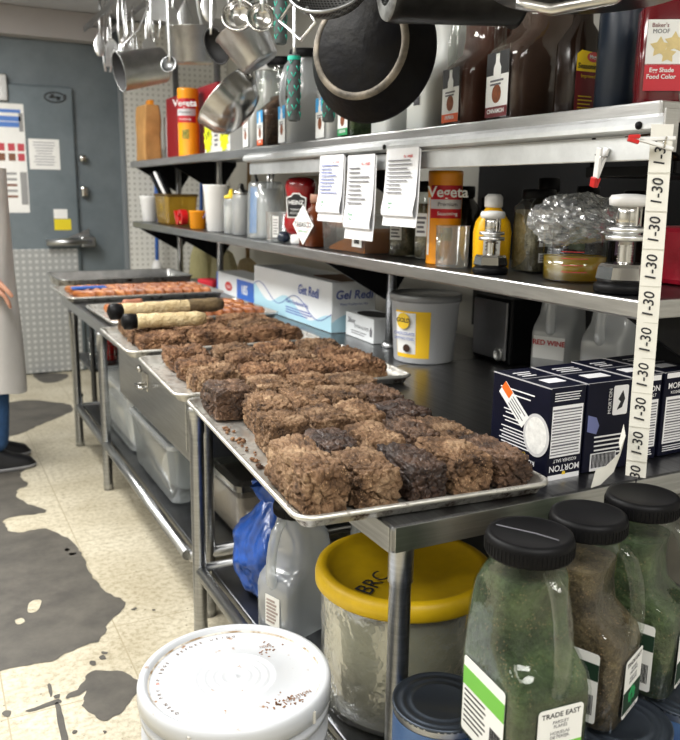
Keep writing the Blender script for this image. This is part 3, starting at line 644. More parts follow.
# ------------------------------------------------------------------ date tape strip
t = thing('date_label_strip', 'long cream strip of hand-dated labels hanging from the rail corner', 'label strip', (1.072, .978, 1.315))
nv = Vector((-.72, -.69, 0)); xt = Vector((.69, -.72, 0)) 
b = MB(); sh = [(0, 0), (.001, -.12), (.004, -.28), (.003, -.45), (.0, -.575)]
vs = []; fs = []; W = .034
for i in range(41):
    f = i/40; z = -.592*f; o_ = .006*math.sin(f*5)+.002; tw = .12*math.sin(f*4+1); e = Vector((xt.x*math.cos(tw)-xt.y*math.sin(tw), xt.x*math.sin(tw)+xt.y*math.cos(tw), 0)); c = nv*o_+Vector((0, 0, z))+xt*.010*f
    vs += [c-e*W/2, c+e*W/2]
for s in (0, 1):
    pass
n0 = len(vs); vs += [v-nv*.0006 for v in vs[:n0]]
for i in range(40):
    a = 2*i; fs += [(a, a+1, a+3, a+2), (n0+a, n0+a+2, n0+a+3, n0+a+1), (a, a+2, n0+a+2, n0+a), (a+1, n0+a+1, n0+a+3, a+3)]
b.add(vs, fs, 0, False); st = b.build('strip', TAPE, t)
for k in range(10):
    f = (.045+.061*k)/.592; z = -.592*f; o_ = .006*math.sin(f*5)+.002; tw = .12*math.sin(f*4+1); e = Vector((xt.x*math.cos(tw)-xt.y*math.sin(tw), xt.x*math.sin(tw)+xt.y*math.cos(tw), 0)); nn = Vector((e.y, -e.x, 0)); nn = nn if nn.dot(nv) > 0 else -nn
    c = nv*o_+Vector((0, 0, z))+xt*.010*f+nn*.0012
    text('1-30', .024, frame(c, nn), INK, st, 'handwritten_date', spin=PI/2, shear=.15, bold=.008)
    if k:
        b = MB(); plate(b, frame(c+Vector((0, 0, .031)), nn), W*.98, .0012, .0005); b.build('perforation', mat('tape_fold', (.55, .54, .48), .7), st)
pts = [(0, 0, -.515), (-.012, -.018, -.53), (-.035, -.028, -.555), (-.065, -.03, -.573), (-.09, -.028, -.577)]
vs = []; fs = []
P = [Vector(p) for p in pts]; Q = []
for i in range(len(P)-1):
    for k in range(5): Q.append(P[i].lerp(P[i+1], k/5))
for q in Q: vs += [q+Vector((.004, .0, .016))-xt*.02, q-Vector((.004, 0, .016))-xt*.02]
for i in range(len(Q)-1): fs.append((2*i, 2*i+1, 2*i+3, 2*i+2))
MB().add(vs, fs, 0, True).build('curled_tail', TAPE, t)
def peg(label, T):
    t = thing('clothespin', label, 'clothespin', T.translation, 0, 'clothespins on the rail'); M3 = T.to_3x3().to_4x4()
    for s in (-1, 1):
        b = MB(); b.box((s*.006, 0, -.012), (.006, .012, .055), .0015, 0, M3 @ RY(s*.16)); b.box((s*.0105, 0, -.046), (.0065, .0125, .018), .0015, 1, M3 @ RY(s*.16)); b.build('jaw', [WHITE, RED], t)
    b = MB(); b.tube([(-.008, -.007, .0), (.008, -.007, .0), (.008, .007, 0), (-.008, .007, 0)], .0015, 6, closed=True, T=M3); b.build('wire_spring', POLISH, t)  # wire spring around the two jaws
peg('white clothespin with red tips clipped to the rail, tips pointing down', TR((1.095, 1.13, 1.272)) @ RX(.25))
peg('clothespin with red ends clipping the date strip, lying sideways', TR((1.052, .952, 1.285)) @ RZ(R(-40)) @ RY(R(97)))

# ------------------------------------------------------------------ jugs
def jug_sections(k=1.):
    S = [(0, .058, -.078, .079, 6), (.005, .061, -.082, .083, 6), (.125, .0615, -.083, .083, 6), (.145, .061, -.079, .083, 5), (.160, .060, -.062, .083, 4.5), (.178, .059, -.040, .082, 4), (.215, .058, -.034, .079, 4), (.245, .057, -.036, .075, 3.5), (.268, .054, -.042, .066, 2.8), (.285, .0505, -.0435, .0575, 2.1), (.300, .0495, -.0425, .0565, 2)]
    return [(z, a*k*(1.07 if z < .2 else 1.03), (y0+y1)/2-(y1-y0)/2*k, (y0+y1)/2+(y1-y0)/2*k, n) for z, a, y0, y1, n in S]
def jug_loops(secs, seg=40): return [superloop(a, (y1-y0)/2, n, z, 0, (y0+y1)/2, seg) for z, a, y0, y1, n in secs]
def jug(label, loc, rz, fill=None, level=.27, shell=None, lid=BLACK, spec=None, group=None, s=1., name='spice_jug', cat='jug', lid_crack=False):
    t = thing(name, label, cat, loc, rz, group); t.scale = (s, s, s)
    b = MB(); b.loft(jug_loops(jug_sections()), 0, True, True, False); b.build('body', shell or CLEARJ, t)
    b = MB(); b.tube([(0, -.040, .289), (0, -.053, .283), (0, -.066, .268), (0, -.076, .238), (0, -.082, .20), (0, -.083, .165), (0, -.079, .138), (0, -.072, .124)], [.010, .013, .0145, .0145, .0145, .015, .016, .012], 14, flat=.75); b.build('handle', shell or CLEARJ, t)
    if fill is not None:
        S = [q for q in jug_sections(.955) if q[0] < level]; nxt = [q for q in jug_sections(.955) if q[0] >= level]
        S[0] = (.004,)+S[0][1:]; 
        if nxt:
            a, c = S[-1], nxt[0]; f = (level-a[0])/(c[0]-a[0]); S.append(tuple(a[i]+(c[i]-a[i])*f for i in range(5)))
        b = MB(); b.loft(jug_loops(S), 0, True, True, True); b.build('contents', fill, t)
    cy = .007; b = MB()
    pr = [(.0595, .300), (.0605, .303), (.0605, .321), (.058, .3285), (.052, .3295), (.050, .3283), (.0, .3283)]
    b.lathe(pr, 48, c=(0, cy, 0), cap0=True, cap1=False)
    for i in range(60):
        a = 2*PI*i/60; b.box((.0605*math.cos(a), cy+.0605*math.sin(a), .311), (.0016, .0016, .016), 0, 0) if i % 1 == 0 else None
    l = b.build('lid', lid, t)
    if lid_crack:
        b = MB(); b.tube([(-.03, .045, .3287), (.004, .0, .3287), (.02, -.03, .3287)], .0011, 5); b.build('scratch', GREYINK, l)
    if spec: spec(t)
    return t
def leaf_print(b, T, cx, cy, s, mi):
    for a, r in ((90, 1), (150, .9), (30, .9), (200, .75), (-20, .75)):
        x, y = cx+math.cos(R(a))*s*.55*r, cy+math.sin(R(a))*s*.55*r
        pts = []
        for k in range(14):
            q = 2*PI*k/14; rr = s*.33*r*(1+.28*math.cos(5*q)); pts.append((x+rr*math.cos(q), y+rr*math.sin(q)))
        b.prism(pts, .0008, .0012, mi, T)
    b.prism([(cx-s*.04, cy-s*.8), (cx+s*.04, cy-s*.8), (cx+s*.03, cy), (cx-s*.03, cy)], .0008, .0012, mi, T)
LGREEN = mat('label_green', srgb(120, 190, 80), .6); DGREEN = mat('label_dark_green', srgb(22, 52, 36), .6); LABELM = mat('label_white', (.82, .83, .82), .5)
def trade_label(l1, l2, l3, l4, band, leafm, wide=.072):
    def f(t):
        T = frame((0.002, -.0842, .068), (0, -1, 0)); w, h = wide, .100
        b = MB(); b.prism(rrect(w, h, .006), 0, .0006, 0, T); b.prism([(-w/2, -h/2+.008), (w/2, -h/2+.008), (w/2, -.004), (-w/2, -.004)], .0003, .0009, 1, T); leaf_print(b, T, 0, -.022, .021, 2)
        lb = b.build('front_label', [LABELM, band, leafm], t)
        text('TRADE EAST', .0105, frame((.002, -.0851, .108), (0, -1, 0)), INK, lb, sx=1.05, bold=.01)
        for i, (s, z) in enumerate(((l1, .097), (l2, .0905), (l3, .081), (l4, .0745))): text(s, .0068, frame((.002, -.0851, z), (0, -1, 0)), GREYINK, lb)
        text('NET WT 11 OZ (312g)', .0048, frame((.002, -.0853, .0225), (0, -1, 0)), LABELM if band is LGREEN else GREYINK, lb)
        T = frame((-.0664, -.002, .075), (-1, 0, 0)); b = MB(); w, h = .105, .118
        b.prism(rrect(w, h, .005), 0, .0006, 0, T); b.prism([(-w/2, h*.12), (w/2, h*.12), (w/2, h*.36), (-w/2, h*.36)], .0003, .0009, 1, T)
        lines(b, T @ TR((-.018, -.018, 0)), w*.55, h*.5, 7, 2, .3, .001, .3, random.Random(4))
        for i in range(12): plate(b, T @ TR((.022+.0022*i, -.028, 0)), .0012 if i % 3 else .0018, .034, .001, 2)
        b.build('side_label', [LABELM, band, INK], t)
    return f
jug('black-lidded jug of green parsley flakes, front one of three', (.712, .806, .4215), R(-5), HERBG, .274, spec=trade_label('PARSLEY', 'FLAKES', 'HOJUELAS', 'DE PEREJIL', LGREEN, DGREEN), group='spice jugs at the table end', lid_crack=True)
jug('black-lidded jug of brown dried herb, middle one of three', (.867, .853, .4215), R(24), HERBB, .252, s=.955, spec=trade_label('WHOLE', 'OREGANO', 'HOJAS DE', 'OREGANO', DGREEN, GREENINK), group='spice jugs at the table end')
jug('black-lidded jug of green herb, rearmost of three beside the salt cartons', (1.003, .875, .4215), R(24), HERBG, .262, s=.955, spec=trade_label('BASIL', 'LEAVES', 'HOJAS DE', 'ALBAHACA', DGREEN, GREENINK), group='spice jugs at the table end')

# #10 cans carrying the jugs
def can(label, x, y, z=.234, top=BLACK):
    t = thing('food_can', label, 'can', (x, y, z), 0, 'large food cans on the low rack')
    b = MB(); pr = [(.0765, 0), (.078, .003), (.0765, .007)]
    for i in range(9): pr += [(.0755, .04+.011*i), (.0768, .0455+.011*i)]
    pr += [(.0765, .172), (.0785, .176), (.0785, .181)]
    b.lathe(pr, 48, cap1=False); bd = b.build('body', [mat('tinplate', (.45, .46, .48), .3, .9)], t)
    b = MB(); b.lathe([(.0770, .012), (.0770, .168)], 48, cap0=False, cap1=False); w = b.build('paper_wrap', mat('blue_can_wrap', srgb(84, 116, 160), .4, col2=srgb(60, 88, 132), vs=8), t)
    [text(c_, .045, frame((.0785*math.cos(R(a_)), .0785*math.sin(R(a_)), .10), (math.cos(R(a_)), math.sin(R(a_)), 0)), GOLD, w, 'printed_letter', bold=.02) for c_, a_ in (('S', 180), ('A', 214))]
    b = MB(); b.lathe([(.0785, .179), (.0785, .1835), (.0755, .1845), (.0735, .1815), (.066, .1810), (.065, .1822), (.059, .1822), (.058, .1810), (.050, .1810), (.049, .1820), (.044, .1820), (.043, .181), (0, .181)], 56, cap1=False); b.build('lid', mat('dark_can_lid', srgb(84, 92, 104), .32, .7), t)
    return t
can('large blue can with dark ridged lid, beside the table leg', .677, .952)
can('large can under the front parsley jug', .735, .783)
can('large can between the front jugs', .895, .792)
can('large can under the rear jug', 1.055, .80)

# ------------------------------------------------------------------ salt cartons
LINE = mat('print_white', (.82, .82, .84), .5); LILAC = mat('print_lilac', srgb(110, 118, 165), .5); ORP = mat('sticker_orange', srgb(235, 110, 30), .5)
def carton(label, x, y, w, rz=0., faces=None):
    t = thing('salt_carton', label, 'carton', (x, y, .701), rz, 'salt cartons on the worktop'); D, H = .16, .17
    b = MB(); b.box((w/2, D/2, H/2), (w, D, H), .002); bx = b.build('carton_body', NAVY, t)
    b = MB(); b.box((w/2, D/2, H+.0006), (w*.98, .0012, .0006), 0); b.box((w/2, .002, H-.001), (w, .0025, .002)); b.box((.001, D/2, H-.001), (.002, D, .002)); b.build('worn_edge', mat('worn_carton_edge', (.45, .45, .47), .7), t)
    b = MB(); T = frame((w/2, D/2, H+.0005), (0, 0, 1), (0, 1, 0)); b.box((w*.55, D*.30, H+.0007), (w*.5, .028, .0006)); lines(b, T @ TR((0, .03, 0)), w*.6, .04, 3, 0, .3, .0008, .4, random.Random(w)); b.build('top_print', LINE, t)
    if faces: faces(t, w, D, H)
    return t
def face_side(t, w, D, H):
    T = frame((-.0006, D/2, H/2), (-1, 0, 0)); b = MB()
    rs = random.Random(8)
    for i in range(2): plate(b, T @ TR((-.008, .062-.010*i, 0)), .095-.02*i, .0022, .0008, 0)
    for i, (y, wd) in enumerate(((.022, .05), (.006, .06), (-.012, .075), (-.024, .09), (-.036, .10))):
        for k in range(2): plate(b, T @ TR((-.018+.004*i, y-.0065*k, 0)), wd-.012*k, .0019, .0008, 0)
    b.build('side_print', LINE, t)
    b = MB(); pts = [(.050+.034*math.cos(a), -.008+.040*math.sin(a)) for a in [2*PI*k/36 for k in range(36)]]; b.prism(pts, .0004, .0012, 0, T); pts = [(.050+.028*math.cos(a), -.008+.034*math.sin(a)) for a in [2*PI*k/36 for k in range(36)]]; b.prism(pts, .001, .0016, 1, T); b.build('salt_bowl_picture', [mat('bowl_grey', (.55, .55, .56), .6), mat('salt_print', (.82, .82, .80), .8, var=.2, vs=90)], t)
    b = MB(); Ts = T @ TR((-.015, .035, .0008)) @ RZ(R(-38)); b.box((0, 0, .0004), (.088, .030, .0006), 0, 0, Ts); b.box((-.030, .006, .0009), (.028, .017, .0006), 0, 1, Ts); lines(b, Ts @ TR((.014, 0, .0006)), .05, .024, 4, 2, .35, .0005, .3, rs); st = b.build('price_sticker', [LABELM, ORP, GREYINK], t)
    text('KOSHER SALT', .0125, T @ TR((.012, -.062, .0012)), LINE, t, spin=PI, bold=.012); text('Coarse', .009, T @ TR((.012, -.050, .0012)), GOLD, t, spin=PI)
def face_front1(t, w, D, H):
    face_side(t, w, D, H)
    T = frame((w/2, -.0006, H/2), (0, -1, 0)); b = MB(); rs = random.Random(3)
    lines(b, T @ TR((0, .068, 0)), w*.78, .018, 4, 0, .35, .0008, .2, rs); b.box((0, .004, .0004), (w*.86, .095, .0008), 0, 0, T)
    for i in range(16): plate(b, T @ TR((-.002*rs.random(), .044-.0055*i, .0006)), w*(.78 if i % 5 else .82), .0018 if i % 4 else .003, .0008, 1)
    b.box((0, -.082, .0004), (w*.9, .010, .0008), 0, 0, T); b.build('nutrition_panel', [LINE, GREYINK], t)
    text('MORTON', .0165, T @ TR((0, -.064, .0012)), LINE, t, spin=PI, bold=.01); text('KOSHER SALT', .0088, T @ TR((0, -.050, .0012)), LINE, t, spin=PI)
    b = MB(); b.prism([(-.004, -.078), (.004, -.078), (.0025, -.072), (-.0025, -.072)], 0, .001, 0, T); b.build('gold_mark', GOLD, t)
def face_front2(t, w, D, H):
    T = frame((w/2, -.0006, H/2), (0, -1, 0)); b = MB(); rs = random.Random(5)
    b.prism(rrect(.036, .056, .004), 0, .0008, 0, T @ TR((.026, .048, 0)))
    b.prism([(.018, .03), (.030, .034), (.036, .05), (.030, .066), (.02, .05), (.026, .045)], .0008, .0014, 1, T); 
    for i in range(6): plate(b, T @ TR((.004, -.018-.0085*i, 0)), w*.72*(1-.15*rs.random()), .0028, .0008, 0)
    b.box((-.006, -.066, .0004), (.062, .034, .0008), 0, 0, T)
    for i in range(17): plate(b, T @ TR((-.033+.0034*i, -.064, .0006)), .0015 if i % 3 else .0024, .026, .0008, 1)
    b.build('front_print', [LINE, INK], t)
    b = MB(); b.prism([(-.05, -.005), (-.028, -.012), (-.022, .004), (-.03, .02), (-.05, .026)], 0, .001, 0, T); b.build('lilac_print', LILAC, t)
    text('MORTON', .011, T @ TR((.0, .048, .0012)), LINE, t, spin=PI/2)
def face_front4(t, w, D, H):
    T = frame((w/2, -.0006, H/2), (0, -1, 0)); b = MB(); rs = random.Random(9)
    b.box((0, .078, .0004), (w*.9, .010, .0008), 0, 0, T); b.box((0, -.012, .0004), (w*.84, .095, .0008), 0, 0, T)
    for i in range(16): plate(b, T @ TR((0, .028-.0055*i, .0006)), w*.76, .0018 if i % 4 else .003, .0008, 1)
    lines(b, T @ TR((0, -.07, 0)), w*.78, .014, 3, 0, .35, .0008, .2, rs); b.build('nutrition_panel', [LINE, GREYINK], t)
    text('MORTON', .0165, T @ TR((0, .057, .0012)), LINE, t, bold=.01); text('KOSHER SALT', .0088, T @ TR((0, .044, .0012)), LINE, t)
carton('navy salt carton with round bowl picture and price sticker, leftmost', .964, 1.070, .083, R(1.0), face_front1)
carton('navy salt carton with barcode, second from the meatloaf tray', 1.052, 1.072, .108, R(-.6), face_front2)
carton('navy salt carton mostly behind the dated strip', 1.168, 1.082, .083, R(1), face_front4)
carton('navy salt carton with upright lettering, rightmost in the row', 1.262, 1.086, .090, R(1.5), face_front4)
# ------------------------------------------------------------------ worktop, under the lower shelf
ZT = .7008
t = thing('icing_bucket', 'white round icing bucket with a yellow label beside the shelf post', 'bucket', (1.365, 2.10, ZT))
b = MB(); b.lathe([(.089, 0), (.092, .004), (.104, .178), (.107, .180), (.107, .196)], 48, cap1=False); b.build('bucket_body', BUCKET, t)
b = MB(); b.lathe([(.110, .186), (.111, .204), (.106, .207), (.100, .203), (0, .203)], 48, cap0=True, cap1=False); b.build('lid', mat('grey_clear_lid', (.30, .31, .32), .3), t)
def curved(b, r0, r1, a0, a1, z0, z1, mi=0, n=14):
    vs = []; fs = []
    for i in range(n+1):
        a = R(a0+(a1-a0)*i/n)
        f0, f1 = r0, r1
        vs += [(f0*math.cos(a), f0*math.sin(a), z0), (f1*math.cos(a), f1*math.sin(a), z1)]
    for i in range(n): fs.append((2*i, 2*i+2, 2*i+3, 2*i+1))
    return b.add(vs, fs, mi, True)
b = MB(); curved(b, .0935, .1033, 180, 247, .018, .16); lb = b.build('wrap_label', [mat('label_gold', srgb(245, 200, 40), .5)], t)
b = MB(); curved(b, .0945, .1042, 181, 222, .03, .155); b.build('white_field', LABELM, lb)
def on_cyl(r, a, z): return frame((r*math.cos(R(a)), r*math.sin(R(a)), z), (math.cos(R(a)), math.sin(R(a)), 0))
b = MB(); b.prism([(.024*math.cos(q), .024*math.sin(q)) for q in [2*PI*k/24 for k in range(24)]], 0, .001, 0, on_cyl(.1055, 200, .130)); b.build('gold_roundel', GOLD, lb)
b = MB(); b.prism([(.012*math.cos(q), .012*math.sin(q)) for q in [2*PI*k/20 for k in range(20)]], 0, .001, 0, on_cyl(.1005, 206, .048)); b.build('chocolate_picture', BROWNP, lb)
text('GOLD', .018, on_cyl(.1072, 200, .132), INK, lb, bold=.02); text('CHOCOLATE', .0125, on_cyl(.1045, 202, .092), BLUEINK, lb, bold=.015); text('DIPPING ICING', .0105, on_cyl(.1035, 202, .077), BLUEINK, lb, bold=.015)

def box_thing(name, label, cat, x0, x1, y0, y1, z0, h, m, rz=0, group=None):
    t = thing(name, label, cat, ((x0+x1)/2, (y0+y1)/2, z0), rz, group); w, d = x1-x0, y1-y0
    b = MB(); b.box((0, 0, h/2), (w, d, h), .003); b.build('carton_body', m, t); return t, w, d
PALEC = mat('pale_carton', (.74, .77, .79), .6, var=.04, vs=6)
t, w, d = box_thing('film_carton', 'long white carton with pale blue waves standing under the lower shelf', 'carton', 1.306, 1.488, 2.625, 3.40, ZT, .185, PALEC)
T = frame((-w/2-.0006, 0, .0925), (-1, 0, 0)); b = MB()
pts = [(-d/2, -.09)]+[(-d/2+d*k/24, -.005+.028*math.sin(k*.5+2.2)-.0022*k) for k in range(25)]+[(d/2, -.09)]; b.prism(pts, 0, .0006, 0, T); T2 = frame((0, -d/2-.0006, .0925), (0, -1, 0)); b.prism([(-w/2, -.09)]+[(-w/2+w*k/10, -.055+.03*math.sin(k*.4)) for k in range(11)]+[(w/2, -.09)], 0, .0006, 0, T2); p = b.build('wave_print', SKYBLUE, t)
b = MB(); b.tube([tuple(T @ Vector((-d/2+d*k/30, .0+.03*math.sin(k*.42+.4)-.0012*k, .001))) for k in range(31)], .0015, 5); b.build('wave_line', BLUEINK, t)
text('Get Redi', .052, T @ TR((.185, .038, .001)), BLUEINK, t, bold=.02, shear=.15); text('Gel Redi', .044, T2 @ TR((0, .045, .001)), BLUEINK, t, bold=.02, shear=.15)
text('Plastic Foodservice Film', .022, T @ TR((.08, -.02, .0012)), BLUEINK, t, bold=.01); text('Plastic Foodservice Film', .012, T2 @ TR((0, .012, .0012)), BLUEINK, t)
b = MB(); lines(b, T @ TR((.10, -.055, .0006)), .26, .03, 3, 0, .4, .0008); b.build('small_print', BLUEINK, t)
b = MB(); b.box((.02, -.25, .1855), (.13, .24, .004), .001); b.build('brown_flap', CARD, t)
t, w, d = box_thing('glove_carton', 'small white glove box tucked in front of the wave carton', 'carton', 1.345, 1.46, 2.375, 2.595, ZT, .085, PALEC, R(-2))
T = frame((-w/2-.0006, 0, .0425), (-1, 0, 0)); text('Silver', .028, T @ TR((-.06, .016, .0006)), GREYINK, t, shear=.2); text('EXTRA GLOVES', .016, T @ TR((.02, .0, .0006)), GREYINK, t)
b = MB(); lines(b, T @ TR((0, -.022, .0)), .12, .016, 2, 0, .3, .0008); b.prism([(.085, -.02), (.1, -.02), (.1, .002), (.092, .012), (.085, .002)], 0, .0008, 0, T); b.build('small_print', GREYINK, t)
b = MB(); b.prism([(.05*math.cos(q), .085*math.sin(q)) for q in [2*PI*k/24 for k in range(24)]], .0848, .0858); b.build('opening', BLACKM, t)
t, w, d = box_thing('foil_carton', 'white carton with red logo and blue end, behind the far trays', 'carton', 1.335, 1.475, 3.46, 4.005, ZT, .105, PALEC)
T = frame((-w/2-.0006, 0, .0525), (-1, 0, 0)); b = MB(); b.box((.15, -.005, .0003), (.24, .09, .0006), 0, 0, T); b.box((-d/2+.01, 0, .0003), (.02, .10, .0006), 0, 0, T); b.build('blue_field', BLUE, t)
b = MB(); pts = [(-.09+.05*math.cos(q), -.008+.022*math.sin(q)) for q in [2*PI*k/20 for k in range(20)]]; b.prism(pts, 0, .0008, 0, T); b.build('red_logo', RED, t)
text('185', .06, T @ TR((.13, -.005, .001)), LABELM, t, bold=.02); text('total', .03, T @ TR((-.09, -.008, .001)), LABELM, t)
t = thing('dark_scale', 'black boxed appliance with steel face and round knob behind the icing bucket', 'appliance', (1.54, 2.0, ZT))
b = MB(); b.box((.065, .0, .10), (.12, .19, .2), .008); b.build('housing', BLACK, t)
b = MB(); b.box((-.001, .0, .10), (.008, .165, .175), .003); b.build('steel_face', mat('grey_face_steel', (.25, .25, .26), .4, .8, var=.2, vs=8), t)
b = MB(); b.lathe([(.021, 0), (.021, .006), (.016, .009), (.015, .004), (.0, .004)], 24, T=axis((-.005, -.055, .03), (-1, 0, 0)), cap1=False); b.build('knob', DULLALU, t)
jug('cloudy empty jug with red lettering, behind the navy cartons', (1.635, 1.80, ZT), R(-62), None, shell=CLOUDY3, lid=BLACK, s=.92, name='plastic_jug', group='empty jugs behind the salt cartons', spec=lambda t: (lambda lb: text('RED WINE', .022, frame((0, -.0862, .10), (0, -1, 0)), RED, lb, bold=.02))(plate(MB(), frame((0, -.0842, .085), (0, -1, 0)), .10, .07).build('label', LABELM, t)))
jug('cloudy empty jug next to the dark wall, right of the lettered one', (1.65, 1.61, ZT), R(-70), None, shell=CLOUDY3, s=.92, name='plastic_jug', group='empty jugs behind the salt cartons')

# ------------------------------------------------------------------ lower shelf
Z = ZL+.0008
def cup(label, x, y, z, r0, r1, h, m, name='foam_cup', cat='cup', group=None, rim=.003):
    b = MB(); b.lathe([(r0*.9, 0), (r0, .003), (r1*.97, h*.86), (r1*1.0, h*.87), (r1, h-.006), (r1+rim, h-.003), (r1+rim*.5, h), (r1-.003, h-.002), (r0-.003, .006), (0, .006)], 32, cap1=False)
    o = b.build(name, m); at(o, (x, y, z)); return tag(o, label, cat, group)
cup('white foam cup at the far end of the lower shelf', 1.20, 4.80, Z, .040, .052, .145, FOAM)
cup('large white foam cup, nearest to the camera of the foam cups', 1.20, 3.58, Z, .045, .060, .205, FOAM)
t = thing('utensil_bin', 'amber tub of black-handled utensils on the lower shelf', 'bin', (1.25, 4.42, Z))
b = MB(); b.loft([rloop(.15, .20, .02, 0), rloop(.16, .21, .02, .01), rloop(.18, .24, .025, .155)], 0, True, True, False); b.build('tub', AMBER, t)
b = MB(); b.loft([rloop(.186, .246, .025, .147), rloop(.19, .25, .025, .155), rloop(.182, .242, .025, .160)], 0, False, False, False); b.build('rim', mat('dark_amber', (.10, .06, .015), .4), t)
rs = random.Random(4)
for i in range(7):
    p0 = Vector((1.255+rs.uniform(-.02, .02), 4.394+(i-3)*.0245, Z+.03)); p1 = p0+Vector((-.08, .105, .225+rs.uniform(0, .03))); dd = (p1-p0).normalized()
    t = thing('kitchen_utensil', 'black-handled utensil standing in the amber tub', 'utensil', p0, 0, 'utensils in the amber tub')
    b = MB(); b.tube([(0, 0, 0), tuple(dd*.12)], .0035, 8); b.build('shaft', POLISH, t)
    b = MB(); b.tube([tuple(dd*.11), tuple(dd*.16), tuple(dd*((p1-p0).length)), tuple(dd*((p1-p0).length+.01))], [.007, .010, .010, .005], 10, 0); b.build('handle', [BLACK, WHITE][i == 2], t)
t = thing('tape_dispenser', 'red packing tape dispenser lying on the lower shelf', 'tape dispenser', (1.19, 4.11, Z), R(90))
b = MB(); c_ = [(.045*math.cos(a)-.02, .045+.040*math.sin(a)) for a in [R(-40+ 280*k/18) for k in range(19)]]; i_ = [(.024*math.cos(a)-.02, .045+.022*math.sin(a)) for a in [R(240-280*k/18) for k in range(19)]]
b.prism(c_+i_, -.016, .016, 0, RX(PI/2)); b.prism([(.0, .03), (.045, .05), (.085, .078), (.09, .07), (.05, .012), (.02, .006)], -.015, .015, 0, RX(PI/2)); b.build('frame', RED, t)
b = MB(); b.lathe([(.027, -.013), (.032, -.013), (.032, .013), (.027, .013), (.027, -.013)], 24, T=axis((-.02, 0, .045), (0, 1, 0)), cap0=False, cap1=False); b.build('tape_roll', KRAFT, t)
cup('orange-yellow plastic cup beside the large foam cup', 1.19, 3.84, Z, .036, .040, .085, ORANGE, 'plastic_cup')
b = MB(); b.loft([[(x*f, y*f, z) for x, y in rrect(.05, .05, .008)] for f, z in ((1, 0), (1.02, .09))], 0, False); o = b.build('wooden_block', mat('pale_wood', (.55, .34, .15), .6, var=.2, vs=20)); at(o, (1.25, 3.755, Z)); tag(o, 'small pale wooden block between the orange cup and foam cup', 'block')
t = thing('measuring_spoon', 'lilac plastic spoon handle standing in the orange cup', 'spoon', (1.19, 3.83, Z+.012))
dd = Vector((.1, -.12, .22)).normalized(); LIL = mat('lilac_plastic', (.48, .42, .72), .4); b = MB(); b.tube([tuple(dd*q) for q in (.0, .08, .10, .115)], [.004, .006, .007, .006], 8, flat=.5); b.build('handle', LIL, t)
b = MB(); b.tube([(math.cos(a)*.014+dd.x*.13, dd.y*.13, math.sin(a)*.02+dd.z*.13) for a in [2*PI*k/14 for k in range(14)]], .005, 8, closed=True); b.build('hang_loop', LIL, t)
def shaker(label, x, y, r, h, inner, capm, group):
    t = thing('squeeze_bottle', label, 'bottle', (x, y, Z), 0, group)
    b = MB(); b.lathe([(r*.95, 0), (r, .004), (r, h*.82), (r*.86, h*.9)], 24, cap1=False); b.build('body', CLOUDY, t)
    b = MB(); b.lathe([(r*.9, .004), (r*.9, h*.7)], 20); b.build('contents', inner, t)
    b = MB(); b.lathe([(r*.92, h*.89), (r*.92, h*.96), (r*.4, h*1.0), (r*.25, h*1.12), (r*.15, h*1.13)], 20); b.build('cap', capm, t)
SB = 'clear bottles in front of the foam cup'
shaker('cloudy bottle with yellow cap right of the large foam cup', 1.20, 3.385, .034, .165, mat('grey_contents', (.55, .53, .48), .7), mat('yellow_cap', (.75, .55, .03), .4), SB)
shaker('grey speckled shaker bottle, second right of the foam cup', 1.20, 3.265, .038, .185, mat('speckled_contents', (.42, .40, .37), .8, var=.5, vs=70), POLISH, SB)
t = thing('utensil_crock', 'clear round container holding blue and white sticks', 'container', (1.215, 3.03, Z))
b = MB(); b.lathe([(.072, 0), (.075, .004), (.068, .205), (.060, .215), (.060, .212)], 36, cap1=False); b.build('clear_body', CLOUDY2, t)
b = MB(); b.lathe([(.062, .004), (.060, .02), (.055, .19)], 28); b.build('contents', mat('pale_packets', (.62, .63, .64), .7, var=.1, vs=20), t)
b = MB(); curved(b, .066, .060, 170, 215, .02, .195); b.build('blue_strip', mat('soft_blue', srgb(90, 145, 205), .5), t)
for i, (dx, dy) in enumerate(((.02, .0), (-.02, .02), (.0, -.02))):
    b = MB(); b.tube([(dx, dy, .19), (dx*1.6, dy*1.6, .245)], .006, 8); b.build('stick', [BRIGHT, BLACK, BRIGHT][i], t)
t = thing('measuring_cup', 'small clear measuring cup with printed scale, in front of the white tub', 'measuring cup', (1.175, 2.80, Z))
b = MB(); b.lathe([(.042, 0), (.046, .004), (.05, .105), (.052, .107)], 32, cap1=False); b.build('cup_body', CLOUDY2, t)
b = MB(); b.tube([(0, .048, .09), (0, .082, .085), (0, .085, .04), (0, .047, .03)], .006, 8); b.build('handle', CLOUDY2, t)
b = MB(); T = on_cyl(.051, 232, .055); b.box((0, 0, 0), (.022, .075, .001), 0, 1, T); lines(b, T @ TR((0, 0, .0006)), .016, .06, 6, 0, .3); b.build('scale_print', [GREYINK, LABELM], t)
t = thing('plastic_tub', 'tall white plastic tub with a beige lid behind the measuring cup', 'tub', (1.365, 2.95, Z))
b = MB(); b.lathe([(.068, 0), (.070, .004), (.074, .165)], 32); b.build('tub_body', WHITE, t)
b = MB(); b.lathe([(.084, .16), (.084, .175), (.06, .235), (.05, .24)], 32); b.build('lid', mat('beige_lid', (.62, .52, .38), .6), t)
b = MB(); b.lathe([(.0, 0), (.018, .004), (.024, .02), (.018, .036), (0, .04)], 20, cap0=False, cap1=False); o = b.build('dark_ball', mat('dark_glass', (.02, .03, .05), .15)); at(o, (1.165, 2.735, Z)); tag(o, 'small shiny dark ball beside the ketchup bottle', 'ball')
t = thing('ketchup_bottle', 'red ketchup bottle standing on its white cap', 'bottle', (1.20, 2.665, Z), R(-48))
